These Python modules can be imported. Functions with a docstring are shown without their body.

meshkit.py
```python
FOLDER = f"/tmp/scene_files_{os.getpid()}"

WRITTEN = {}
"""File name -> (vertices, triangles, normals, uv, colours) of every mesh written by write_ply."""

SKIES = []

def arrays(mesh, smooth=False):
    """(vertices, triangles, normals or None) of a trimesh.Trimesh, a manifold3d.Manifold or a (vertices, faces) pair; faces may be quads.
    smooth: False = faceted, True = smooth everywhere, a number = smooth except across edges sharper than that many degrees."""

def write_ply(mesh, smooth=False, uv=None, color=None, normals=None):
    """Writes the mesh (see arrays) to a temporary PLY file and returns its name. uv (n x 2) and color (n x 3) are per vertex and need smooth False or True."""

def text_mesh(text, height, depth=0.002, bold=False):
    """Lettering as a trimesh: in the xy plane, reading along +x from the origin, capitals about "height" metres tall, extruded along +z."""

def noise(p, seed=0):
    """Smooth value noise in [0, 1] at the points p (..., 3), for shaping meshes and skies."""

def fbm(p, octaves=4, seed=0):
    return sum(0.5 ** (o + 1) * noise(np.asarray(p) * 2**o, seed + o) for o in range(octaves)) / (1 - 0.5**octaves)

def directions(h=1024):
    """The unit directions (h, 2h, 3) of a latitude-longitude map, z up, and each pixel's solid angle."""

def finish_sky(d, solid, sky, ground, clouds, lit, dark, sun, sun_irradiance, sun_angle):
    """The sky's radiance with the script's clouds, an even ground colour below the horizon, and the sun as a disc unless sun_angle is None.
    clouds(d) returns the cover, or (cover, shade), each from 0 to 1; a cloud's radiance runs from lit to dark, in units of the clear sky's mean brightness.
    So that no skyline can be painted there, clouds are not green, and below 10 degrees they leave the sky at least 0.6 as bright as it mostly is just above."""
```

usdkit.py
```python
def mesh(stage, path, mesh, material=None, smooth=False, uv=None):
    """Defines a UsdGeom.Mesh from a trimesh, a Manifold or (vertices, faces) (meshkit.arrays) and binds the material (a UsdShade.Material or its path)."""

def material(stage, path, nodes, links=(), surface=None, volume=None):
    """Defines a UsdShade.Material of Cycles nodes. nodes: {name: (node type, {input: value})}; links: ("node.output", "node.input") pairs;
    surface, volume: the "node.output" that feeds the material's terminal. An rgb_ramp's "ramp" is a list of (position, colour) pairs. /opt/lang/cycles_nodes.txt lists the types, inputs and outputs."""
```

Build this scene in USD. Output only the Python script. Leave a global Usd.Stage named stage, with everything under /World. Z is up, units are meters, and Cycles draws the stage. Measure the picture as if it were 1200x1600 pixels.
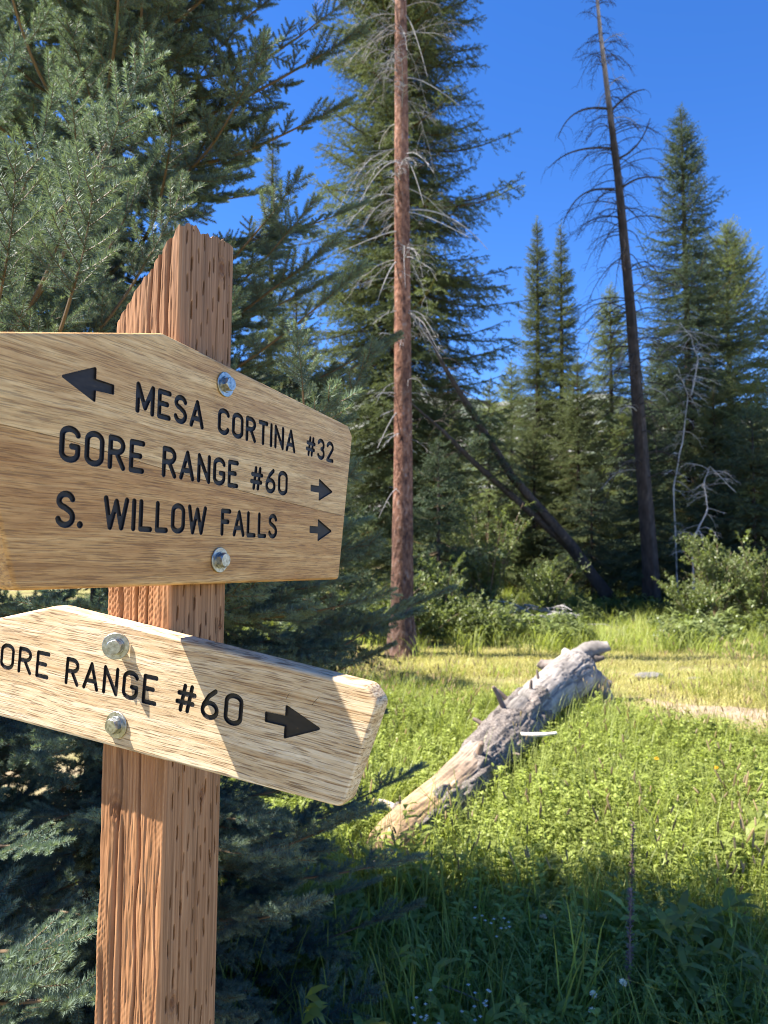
import math, random
import numpy as np, trimesh, manifold3d, usdkit, meshkit
from shapely.geometry import Polygon, LineString, MultiPoint, box as sbox
from shapely.ops import unary_union
from shapely import affinity
from pxr import Usd, UsdGeom, UsdLux, UsdShade, Sdf, Gf, Vt

stage = Usd.Stage.CreateInMemory()
UsdGeom.SetStageUpAxis(stage, 'Z')
UsdGeom.Xform.Define(stage, '/World')
UsdGeom.Scope.Define(stage, '/World/Looks')
A = np.array
rng = np.random.default_rng(7)

# ------------------------------------------------------------------ camera, sky, sun, exposure
FPX, PITCH, ROLL, EYE = 1078.4, 0.05018, 0.00647, 1.5      # focal length in pixels of the 1200 px wide photograph
EXPOSURE = 1.9
SKY_STRENGTH = 0.08
SUN_INTENSITY = 1.25
SUN_DIR = A([-2.40, 0.05, 3.6]); SUN_DIR = SUN_DIR / np.linalg.norm(SUN_DIR)   # towards the sun: due left, 56 degrees up
cp, sp, cr, sr = math.cos(PITCH), math.sin(PITCH), math.cos(ROLL), math.sin(ROLL)
FW, UP0, RT0 = A([0, cp, sp]), A([0, -sp, cp]), A([1., 0, 0])
RT, UP = RT0 * cr + UP0 * sr, -RT0 * sr + UP0 * cr
cam = UsdGeom.Camera.Define(stage, '/World/camera')
cam.CreateFocalLengthAttr(6.86)
cam.CreateHorizontalApertureAttr(6.86 * 1200 / FPX)
cam.CreateVerticalApertureAttr(6.86 * 1600 / FPX)
cam.CreateFStopAttr(3.0)
cam.CreateFocusDistanceAttr(0.76)
cam.CreateClippingRangeAttr(Gf.Vec2f(0.05, 5000))
cam.CreateExposureAttr(EXPOSURE)
cam.AddTransformOp().Set(Gf.Matrix4d(*[float(x) for r in ((*RT, 0), (*UP, 0), (*-FW, 0), (0, 0, EYE, 1)) for x in r]))

ELEV, ROTN = math.asin(SUN_DIR[2]), math.atan2(SUN_DIR[0], SUN_DIR[1])
sky_mat = usdkit.material(stage, '/World/Looks/sky', {
    's': ('sky_texture', {'sky_type': 'single_scattering', 'sun_disc': False, 'sun_elevation': ELEV, 'sun_rotation': ROTN,
                          'altitude': 2900.0, 'air_density': 1.0, 'aerosol_density': 0.2, 'ozone_density': 3.0}),
    'h': ('hsv', {'hue': .510, 'saturation': 1.27, 'value': 1.12, 'fac': 1.0}),
    'b': ('background_shader', {'strength': SKY_STRENGTH})}, [('s.color', 'h.color'), ('h.color', 'b.color')], surface='b.background')
dome = UsdLux.DomeLight.Define(stage, '/World/sky')
UsdShade.MaterialBindingAPI.Apply(dome.GetPrim()).Bind(sky_mat)
sun = UsdLux.DistantLight.Define(stage, '/World/sun')
sun.CreateIntensityAttr(SUN_INTENSITY); sun.CreateAngleAttr(0.53); sun.CreateColorAttr(Gf.Vec3f(1.0, 0.95, 0.86))
sun.GetPrim().CreateAttribute('inputs:normalize', Sdf.ValueTypeNames.Bool).Set(True)
_z = SUN_DIR; _x = np.cross([0, 1, 0], _z); _x /= np.linalg.norm(_x); _y = np.cross(_z, _x)
sun.AddTransformOp().Set(Gf.Matrix4d(*[float(x) for r in ((*_x, 0), (*_y, 0), (*_z, 0), (0, 0, 30, 1)) for x in r]))


def at(px, py, y):
    """The world point that lies y metres in front of the eye where the photograph shows (px, py)."""
    r = FW + RT * ((px - 600) / FPX) - UP * ((py - 800) / FPX)
    return r * (y / r[1]) + A([0, 0, EYE])


def gnd(px, py, z=0.0):
    r = FW + RT * ((px - 600) / FPX) - UP * ((py - 800) / FPX)
    return r * ((z - EYE) / r[2]) + A([0, 0, EYE])


# ------------------------------------------------------------------ helpers
_names = {}
_shared = {}


def numbered(path):
    n = _names.get(path, -1) + 1
    _names[path] = n
    return path if n == 0 else f'{path}_{n:03d}'


def ppath(parent):
    return '/World' if parent is None else str(parent.GetPath() if hasattr(parent, 'GetPath') else parent)


def tag(o, label=None, cat=None, group=None, kind=None):
    p = o.GetPrim() if hasattr(o, 'GetPrim') else o
    for k, v in (('label', label), ('category', cat), ('group', group), ('kind', kind)):
        if v:
            p.SetCustomDataByKey(k, v)
    return p


def thing(name, label, cat, loc=(0, 0, 0), group=None, parent=None, mat=None):
    x = UsdGeom.Xform.Define(stage, numbered(ppath(parent) + '/' + name))
    if mat is not None:
        x.AddTransformOp().Set(Gf.Matrix4d(*[float(c) for c in np.asarray(mat).ravel()]))
    else:
        x.AddTranslateOp().Set(Gf.Vec3d(*[float(c) for c in loc]))
    return tag(x, label, cat, group)


def obj(name, mesh, material, parent=None, smooth=False, cols=None, label=None, cat=None, group=None, kind=None):
    m = usdkit.mesh(stage, numbered(ppath(parent) + '/' + name), mesh, material, smooth)
    if cols is not None:
        UsdGeom.PrimvarsAPI(m).CreatePrimvar('col', Sdf.ValueTypeNames.Color3fArray, 'vertex').Set(Vt.Vec3fArray.FromNumpy(np.asarray(cols, np.float32)))
    return tag(m, label, cat, group, kind)


class MB:
    """Collects triangles, with one colour per vertex."""
    def __init__(s):
        s.v, s.f, s.c, s.n = [], [], [], 0

    def add(s, v, f, c=(1, 1, 1)):
        v, f = np.asarray(v, float), np.asarray(f, int)
        if f.shape[1] == 4:
            f = np.vstack([f[:, [0, 1, 2]], f[:, [0, 2, 3]]])
        s.v.append(v); s.f.append(f + s.n); s.c.append(np.broadcast_to(np.asarray(c, float), v.shape)); s.n += len(v)

    def get(s):
        return np.vstack(s.v), np.vstack(s.f), np.vstack(s.c)

    def build(s, name, mat, parent=None, smooth=False, off=(0, 0, 0), **k):
        v, f, c = s.get()
        return obj(name, (v - A(off), f), mat, parent, smooth, cols=c, **k)


def tube(p, r, sides=6, cap=True):
    p = np.asarray(p, float); r = np.broadcast_to(np.asarray(r, float), (len(p),))
    t = np.gradient(p, axis=0); t /= np.linalg.norm(t, axis=1, keepdims=True) + 1e-12
    ref = A([0, 0, 1.]) if abs(t[0, 2]) < .9 else A([1., 0, 0])
    a = np.cross(t, ref); bad = np.linalg.norm(a, axis=1) < 1e-3; a[bad] = A([0, 1., 0]); a /= np.linalg.norm(a, axis=1, keepdims=True)
    b = np.cross(t, a); an = np.arange(sides) * 2 * np.pi / sides
    v = p[:, None] + r[:, None, None] * (np.cos(an)[None, :, None] * a[:, None] + np.sin(an)[None, :, None] * b[:, None])
    i, j = np.meshgrid(np.arange(len(p) - 1), np.arange(sides), indexing='ij')
    q = np.stack([i * sides + j, i * sides + (j + 1) % sides, (i + 1) * sides + (j + 1) % sides, (i + 1) * sides + j], -1).reshape(-1, 4)
    v = v.reshape(-1, 3); f = np.vstack([q[:, [0, 2, 1]], q[:, [0, 3, 2]]])
    if cap:
        n = len(v); v = np.vstack([v, p[0], p[-1]]); e = (len(p) - 1) * sides
        k = np.arange(sides)
        f = np.vstack([f, np.stack([np.full(sides, n), k, (k + 1) % sides], 1), np.stack([np.full(sides, n + 1), e + (k + 1) % sides, e + k], 1)])
    return v, f


def unit(v):
    v = np.asarray(v, float); return v / (np.linalg.norm(v, axis=-1, keepdims=True) + 1e-12)


def bez(a, b, c, n):
    t = np.linspace(0, 1, n)[:, None]
    return (1 - t) ** 2 * a + 2 * t * (1 - t) * b + t * t * c


def quats(X, Zu):
    """Unit quaternions (i, j, k, real) of frames whose x axis is X and whose z axis leans to Zu."""
    X = unit(X); Y = unit(np.cross(Zu, X)); Z = np.cross(X, Y)
    M = np.stack([X, Y, Z], -1)
    from scipy.spatial.transform import Rotation
    return Rotation.from_matrix(M).as_quat()


def instancer(name, parent, protos, P, X, Z, S, which, mat, label=None, cat=None, kind='stuff', off=(0, 0, 0), share=None):
    path = numbered(ppath(parent) + '/' + name)
    pi = UsdGeom.PointInstancer.Define(stage, path)
    rel = pi.CreatePrototypesRel()
    if share in _shared:
        for q in _shared[share]:
            rel.AddTarget(q)
        protos = []
    for k, (v, f, c) in enumerate(protos):
        m = usdkit.mesh(stage, f'{path}/piece_{k + 1:03d}', (v, f), mat)
        UsdGeom.PrimvarsAPI(m).CreatePrimvar('col', Sdf.ValueTypeNames.Color3fArray, 'vertex').Set(Vt.Vec3fArray.FromNumpy(np.asarray(c, np.float32)))
        rel.AddTarget(m.GetPath())
        if share is not None:
            _shared.setdefault(share, []).append(m.GetPath())
    P = np.asarray(P, float) - A(off)
    pi.CreatePositionsAttr(Vt.Vec3fArray.FromNumpy(P.astype(np.float32)))
    pi.CreateOrientationsAttr(Vt.QuathArray.FromNumpy(quats(X, Z).astype(np.float16)))
    S = np.asarray(S, float)
    pi.CreateScalesAttr(Vt.Vec3fArray.FromNumpy((np.repeat(S[:, None], 3, 1) if S.ndim == 1 else S).astype(np.float32)))
    pi.CreateProtoIndicesAttr(Vt.IntArray.FromNumpy(np.asarray(which, np.int32)))
    return tag(pi, label, cat, None, kind)


# ------------------------------------------------------------------ materials
def leafy(name, base, trans=0.3, rough=0.5, vary=0.35, spec=0.4, hue=0.02):
    """base is multiplied by the mesh's own vertex colour and varied from piece to piece."""
    return usdkit.material(stage, '/World/Looks/' + name, {
        'a': ('attribute', {'attribute': 'col'}),
        'oi': ('object_info', {}),
        'g': ('geometry', {}),
        'mr': ('map_range', {'from_min': 0., 'from_max': 1., 'to_min': 1 - vary, 'to_max': 1 + vary}),
        'ml': ('mix_color', {'blend_type': 'multiply', 'fac': 1.0, 'b': base}),
        'hm': ('map_range', {'from_min': 0., 'from_max': 1., 'to_min': .5 - hue, 'to_max': .5 + hue}),
        'h': ('hsv', {'saturation': 1.0, 'fac': 1.0}),
        'p': ('principled_bsdf', {'roughness': rough, 'specular_ior_level': spec}),
        't': ('translucent_bsdf', {}),
        'tw': ('mix_color', {'blend_type': 'multiply', 'fac': 1.0, 'b': (1.2, 1.25, .62)}),
        'm': ('mix_closure', {'fac': trans})},
        [('oi.random', 'mr.value'), ('a.color', 'ml.a'), ('ml.result', 'h.color'), ('mr.result', 'h.value'), ('g.random_per_island', 'hm.value'), ('hm.result', 'h.hue'),
         ('h.color', 'p.base_color'), ('h.color', 'tw.a'), ('tw.result', 't.color'), ('p.BSDF', 'm.closure1'), ('t.BSDF', 'm.closure2')], surface='m.closure')


M = {}
M['near_needle'] = leafy('near_needle', (.158, .202, .172), .22, .60, .22, .25, .015)
M['mid_needle'] = leafy('mid_needle', (.098, .124, .062), .24, .65, .30, .2, .03)
M['dark_needle'] = leafy('dark_needle', (.066, .094, .062), .18, .65, .30, .2, .03)
M['pale_needle'] = leafy('pale_needle', (.140, .180, .082), .32, .5, .30, .3, .03)
M['grass'] = leafy('grass', (.245, .325, .085), .5, .45, .30, .4, .03)
M['herb'] = leafy('herb', (.245, .335, .082), .5, .45, .30, .45, .03)
M['dry_grass'] = leafy('dry_grass', (.42, .43, .150), .35, .6, .25, .2, .03)
M['shrub'] = leafy('shrub', (.135, .190, .068), .42, .4, .30, .45, .03)
M['flower'] = leafy('flower', (.8, .76, .66), .3, .6, .1, .2, .01)


def noisy(name, stops, scale, stretch=(1, 1, 1), rough=.85, bump=.4, dist=.01, detail=6., scale2=None, tint=None, colattr=False, spec=.3):
    n = {'tc': ('texture_coordinate', {}), 'mp': ('mapping', {'scale': stretch}),
         'n': ('noise_texture', {'scale': scale, 'detail': detail, 'roughness': .62}),
         'r': ('rgb_ramp', {'ramp': stops}),
         'n2': ('noise_texture', {'scale': scale2 or scale * .13, 'detail': 3.}),
         'm2': ('map_range', {'from_min': .3, 'from_max': .7, 'to_min': .72, 'to_max': 1.25}),
         'h': ('hsv', {}),
         'b': ('bump', {'strength': bump, 'distance': dist}),
         'p': ('principled_bsdf', {'roughness': rough, 'specular_ior_level': spec})}
    l = [('tc.object', 'mp.vector'), ('mp.vector', 'n.vector'), ('n.fac', 'r.fac'), ('tc.object', 'n2.vector'), ('n2.fac', 'm2.value'), ('r.color', 'h.color'), ('m2.result', 'h.value'),
         ('n.fac', 'b.height'), ('b.normal', 'p.normal')]
    if colattr:
        n['a'] = ('attribute', {'attribute': 'col'}); n['mx'] = ('mix_color', {'blend_type': 'multiply', 'fac': 1.0})
        l += [('h.color', 'mx.a'), ('a.color', 'mx.b'), ('mx.result', 'p.base_color')]
    else:
        l += [('h.color', 'p.base_color')]
    return usdkit.material(stage, '/World/Looks/' + name, n, l, surface='p.BSDF')


def wood(name, stops, pore, blotch, pores=.55):
    """Sawn hardwood, grain along the board's own x axis."""
    return usdkit.material(stage, '/World/Looks/' + name, {
        'tc': ('texture_coordinate', {}),
        'w0': ('noise_texture', {'scale': 5., 'detail': 2.}),
        'ws': ('vector_math', {'math_type': 'scale', 'scale': .012}),
        'wa': ('vector_math', {'math_type': 'add'}),
        'm1': ('mapping', {'scale': (4.5, 210, 60)}),
        'n1': ('noise_texture', {'scale': 1., 'detail': 7., 'roughness': .68, 'distortion': .5}),
        'r1': ('rgb_ramp', {'ramp': stops}),
        'm2': ('mapping', {'scale': (34, 1000, 300)}),
        'n2': ('noise_texture', {'scale': 1., 'detail': 2., 'roughness': .5}),
        'r2': ('rgb_ramp', {'ramp': [(.0, (1, 1, 1)), (.53, (1, 1, 1)), (.63, (0, 0, 0)), (1., (0, 0, 0))]}),
        'pm': ('math', {'math_type': 'multiply_add', 'value2': -pores, 'value3': pores}),
        'mx': ('mix_color', {'b': pore}),
        'm3': ('mapping', {'scale': (8, 34, 10)}),
        'n3': ('noise_texture', {'scale': 1., 'detail': 7., 'roughness': .7}),
        'r3': ('map_range', {'from_min': .40, 'from_max': .70, 'to_min': 0., 'to_max': .75, 'clamp': True}),
        'mb': ('mix_color', {'blend_type': 'multiply', 'b': blotch}),
        'm4': ('mapping', {'scale': (60, 260, 100)}),
        'n4': ('noise_texture', {'scale': 1., 'detail': 5., 'roughness': .7}),
        'r4': ('map_range', {'from_min': .3, 'from_max': .7, 'to_min': .84, 'to_max': 1.14}),
        'hv': ('hsv', {}),
        'bu': ('bump', {'strength': .35, 'distance': .0006}),
        'p': ('principled_bsdf', {'roughness': .52, 'specular_ior_level': .35})},
        [('tc.object', 'w0.vector'), ('w0.color', 'ws.vector1'), ('tc.object', 'wa.vector1'), ('ws.vector', 'wa.vector2'),
         ('wa.vector', 'm1.vector'), ('m1.vector', 'n1.vector'), ('n1.fac', 'r1.fac'), ('wa.vector', 'm2.vector'), ('m2.vector', 'n2.vector'), ('n2.fac', 'r2.fac'),
         ('r2.color', 'pm.value1'), ('pm.value', 'mx.fac'), ('r1.color', 'mx.a'), ('tc.object', 'm3.vector'), ('m3.vector', 'n3.vector'), ('n3.fac', 'r3.value'), ('r3.result', 'mb.fac'),
         ('mx.result', 'mb.a'), ('wa.vector', 'm4.vector'), ('m4.vector', 'n4.vector'), ('n4.fac', 'r4.value'), ('r4.result', 'hv.value'), ('mb.result', 'hv.color'),
         ('hv.color', 'p.base_color'), ('r2.color', 'bu.height'), ('bu.normal', 'p.normal')], surface='p.BSDF')


M['plank_pale'] = wood('plank_pale', [(.28, (.38, .200, .070)), (.5, (.63, .385, .155)), (.70, (.75, .51, .245))], (.17, .080, .030), (.60, .46, .32))
M['plank_brown'] = wood('plank_brown', [(.28, (.30, .135, .038)), (.5, (.52, .270, .086)), (.70, (.66, .39, .150))], (.13, .055, .018), (.62, .48, .34))
M['plank_weathered'] = wood('plank_weathered', [(.32, (.40, .25, .125)), (.5, (.60, .46, .29)), (.66, (.72, .61, .45))], (.17, .090, .040), (.78, .66, .50), .8)
M['paint'] = noisy('paint', [(.3, (.008, .007, .008)), (.7, (.022, .018, .018))], 400, rough=.5, bump=.2, dist=.0005)
M['arrow_paint'] = noisy('arrow_paint', [(.3, (.010, .008, .008)), (.62, (.024, .018, .015)), (.74, (.10, .065, .035))], 160, (.35, 1, 1), rough=.55, bump=.3, dist=.0005)
M['zinc'] = usdkit.material(stage, '/World/Looks/zinc', {
    'tc': ('texture_coordinate', {}), 'v': ('noise_texture', {'scale': 260., 'detail': 4.}), 'r': ('rgb_ramp', {'ramp': [(.3, (.24, .245, .235)), (.7, (.50, .505, .475))]}),
    'mr': ('map_range', {'to_min': .22, 'to_max': .5}), 'b': ('bump', {'strength': .25, 'distance': .0005}), 'p': ('principled_bsdf', {'metallic': 1.0})},
    [('tc.object', 'v.vector'), ('v.fac', 'r.fac'), ('r.color', 'p.base_color'), ('v.fac', 'mr.value'), ('mr.result', 'p.roughness'), ('v.fac', 'b.height'), ('b.normal', 'p.normal')], surface='p.BSDF')
M['post'] = usdkit.material(stage, '/World/Looks/post', {
    'tc': ('texture_coordinate', {}), 'a': ('attribute', {'attribute': 'col'}),
    'm1': ('mapping', {'scale': (420, 420, 7)}), 'n1': ('noise_texture', {'scale': 1., 'detail': 5., 'roughness': .6, 'distortion': .4}),
    'r1': ('rgb_ramp', {'ramp': [(.28, (.185, .086, .038)), (.5, (.32, .160, .076)), (.72, (.45, .252, .132))]}),
    'm2': ('mapping', {'scale': (95, 95, 3)}), 'n2': ('noise_texture', {'scale': 1., 'detail': 5., 'roughness': .65, 'distortion': .6}), 'r2': ('map_range', {'from_min': .3, 'from_max': .7, 'to_min': .66, 'to_max': 1.28}),
    'h': ('hsv', {}), 'mx': ('mix_color', {'blend_type': 'multiply', 'fac': 1.0}), 'b': ('bump', {'strength': .35, 'distance': .0008}), 'p': ('principled_bsdf', {'roughness': .75, 'specular_ior_level': .25})},
    [('tc.object', 'm1.vector'), ('m1.vector', 'n1.vector'), ('n1.fac', 'r1.fac'), ('tc.object', 'm2.vector'), ('m2.vector', 'n2.vector'), ('n2.fac', 'r2.value'), ('r1.color', 'h.color'), ('r2.result', 'h.value'),
     ('h.color', 'mx.a'), ('a.color', 'mx.b'), ('mx.result', 'p.base_color'), ('n1.fac', 'b.height'), ('b.normal', 'p.normal')], surface='p.BSDF')
M['orange_bark'] = noisy('orange_bark', [(.32, (.045, .022, .016)), (.45, (.150, .062, .037)), (.58, (.25, .115, .068)), (.72, (.27, .20, .165))], 20, (1, 1, .5), .95, 1., .05, scale2=1.8, colattr=True)
M['dark_bark'] = noisy('dark_bark', [(.3, (.022, .017, .014)), (.6, (.060, .044, .037)), (.8, (.12, .095, .082))], 14, (1, 1, .35), .95, .8, .02, colattr=True)
M['grey_wood'] = noisy('grey_wood', [(.3, (.19, .17, .16)), (.55, (.34, .315, .30)), (.8, (.47, .44, .42))], 22, (1, 1, 1), .85, .4, .005, colattr=True)
M['log_wood'] = noisy('log_wood', [(.25, (.62, .60, .58)), (.5, (.92, .90, .88)), (.75, (1.1, 1.1, 1.1))], 30, (1, 1, 1), .8, .5, .006, colattr=True)
M['log_bark'] = noisy('log_bark', [(.3, (.065, .050, .042)), (.55, (.19, .160, .138)), (.8, (.33, .29, .265))], 60, (1, 1, 1), .95, 1., .015, colattr=True)
M['rock'] = noisy('rock', [(.3, (.10, .092, .085)), (.7, (.20, .185, .165))], 6, rough=.9, bump=.6, dist=.03)
M['mountain'] = noisy('mountain', [(.36, (.055, .080, .050)), (.5, (.10, .12, .085)), (.62, (.20, .19, .17)), (.78, (.30, .27, .25))], .02, rough=.95, bump=.3, dist=5., scale2=.004)
M['twig'] = noisy('twig', [(.3, (.12, .075, .05)), (.7, (.24, .16, .11))], 60, colattr=True)

# ground: soil, litter and short dry turf, told apart by broad noise
M['ground'] = usdkit.material(stage, '/World/Looks/ground', {
    'g': ('geometry', {}), 'n1': ('noise_texture', {'scale': .55, 'detail': 4., 'roughness': .6}), 'n2': ('noise_texture', {'scale': 26., 'detail': 8., 'roughness': .75}),
    'r1': ('rgb_ramp', {'ramp': [(.38, (.16, .125, .060)), (.5, (.20, .19, .065)), (.62, (.27, .21, .13))]}),
    'r2': ('map_range', {'from_min': .25, 'from_max': .75, 'to_min': .45, 'to_max': 1.5}), 'h': ('hsv', {}), 'b': ('bump', {'strength': .8, 'distance': .02}),
    'p': ('principled_bsdf', {'roughness': .95, 'specular_ior_level': .1})},
    [('g.position', 'n1.vector'), ('g.position', 'n2.vector'), ('n1.fac', 'r1.fac'), ('n2.fac', 'r2.value'), ('r1.color', 'h.color'), ('r2.result', 'h.value'), ('h.color', 'p.base_color'),
     ('n2.fac', 'b.height'), ('b.normal', 'p.normal')], surface='p.BSDF')
M['dirt'] = noisy('dirt', [(.3, (.20, .140, .095)), (.6, (.33, .245, .175)), (.8, (.44, .345, .265))], 30, rough=.95, bump=.6, dist=.015, scale2=1.4)


# ------------------------------------------------------------------ terrain
def gz(x, y):
    x, y = np.asarray(x, float), np.asarray(y, float)
    p = np.stack([x * .7, y * .7, np.zeros_like(x)], -1)
    q = np.stack([x * .12 + 5, y * .12, np.zeros_like(x)], -1)
    far = np.clip((np.hypot(x, y) - 22) / 60, 0, 1)
    return (meshkit.fbm(p, 3, 3) - .5) * .10 + (meshkit.noise(q, 5) - .5) * .12 * np.clip((y - 4) / 8, 0, 1) + far ** 2 * 5


def grid_mesh(xs, ys, fz):
    X, Y = np.meshgrid(xs, ys, indexing='ij')
    v = np.stack([X, Y, fz(X, Y)], -1).reshape(-1, 3)
    n, m = len(xs), len(ys)
    i, j = np.meshgrid(np.arange(n - 1), np.arange(m - 1), indexing='ij')
    q = np.stack([i * m + j, (i + 1) * m + j, (i + 1) * m + j + 1, i * m + j + 1], -1).reshape(-1, 4)
    return v, np.vstack([q[:, [0, 1, 2]], q[:, [0, 2, 3]]])


def spread(a, b, lim, n1, n2):
    core = np.linspace(a, b, n1)
    k = np.geomspace(.3, lim, n2)
    return np.concatenate([a - k[::-1], core, b + k])


obj('ground', grid_mesh(spread(-6, 12, 1500, 150, 34), spread(-2, 18, 1500, 160, 34), gz), M['ground'], smooth=True, kind='structure')


def sheet(path, half, lift, n_across=11):
    """A strip laid on the terrain, its edges wandering."""
    path = A(path); s = np.linspace(0, len(path) - 1, 90)
    c = np.stack([np.interp(s, np.arange(len(path)), path[:, k]) for k in (0, 1)], 1)
    for _ in range(6):
        c[1:-1] = (c[:-2] + c[1:-1] * 2 + c[2:]) / 4
    hw = np.interp(s, np.arange(len(half)), half)
    t = unit(np.gradient(c, axis=0)); nrm = np.stack([-t[:, 1], t[:, 0]], 1)
    w = np.linspace(-1, 1, n_across)
    e = 1 + .35 * (meshkit.noise(np.stack([c[:, 0] * 2.2, c[:, 1] * 2.2, 0 * s], 1), 9) - .5)
    v = c[:, None] + nrm[:, None] * (w[None, :, None] * (hw * e)[:, None, None])
    x, y = v[..., 0], v[..., 1]
    z = gz(x, y) + lift - .03 * np.abs(w)[None, :] ** 6
    V = np.stack([x, y, z], -1).reshape(-1, 3)
    i, j = np.meshgrid(np.arange(len(s) - 1), np.arange(n_across - 1), indexing='ij')
    q = np.stack([i * n_across + j, i * n_across + j + 1, (i + 1) * n_across + j + 1, (i + 1) * n_across + j], -1).reshape(-1, 4)
    return V, np.vstack([q[:, [0, 2, 1]], q[:, [0, 3, 2]]])


obj('trail', sheet([(2.5, 6.9), (2.9, 6.45), (3.4, 6.1), (4.2, 5.6), (6, 4.6), (9, 3.2)], [.01, .22, .55, .85, 1.0, 1.0], .016), M['dirt'], smooth=True, kind='structure')

# the mountain slope that shows between the trees
mx, my = np.linspace(-700, 900, 90), np.linspace(420, 1500, 60)


def mz(X, Y):
    b = np.clip((Y - 420) / 430, 0, 1.6)
    p = np.stack([X * .004, Y * .004, 0 * X], -1)
    return 4 + b ** 1.2 * (135 + 90 * (meshkit.fbm(p, 4, 21) - .5)) - 14 * np.abs((X - 140) / 300)


obj('mountain', grid_mesh(mx, my, mz), M['mountain'], smooth=True, kind='structure')

# ------------------------------------------------------------------ the trail sign
C0 = A([-0.21759435, 0.70862165, EYE - 0.04442308])              # the post's front edge, level with the gap between the boards
W = unit(A([.00647745, 0, 1.]))
a1 = A([math.sin(.450519), math.cos(.450519), 0.]); a1 = unit(a1 - W * (a1 @ W)); a2 = np.cross(W, a1)
AL, BE, TH = -.0155495, -.0723189, .021
PW = .089
sign = thing('trail_sign', 'square brown wooden post carrying two bolted and lettered trail boards', 'trail sign', C0 + (a1 + a2) * PW / 2 - W * (C0[2]))
SO = C0 + (a1 + a2) * PW / 2 - W * C0[2]


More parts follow.
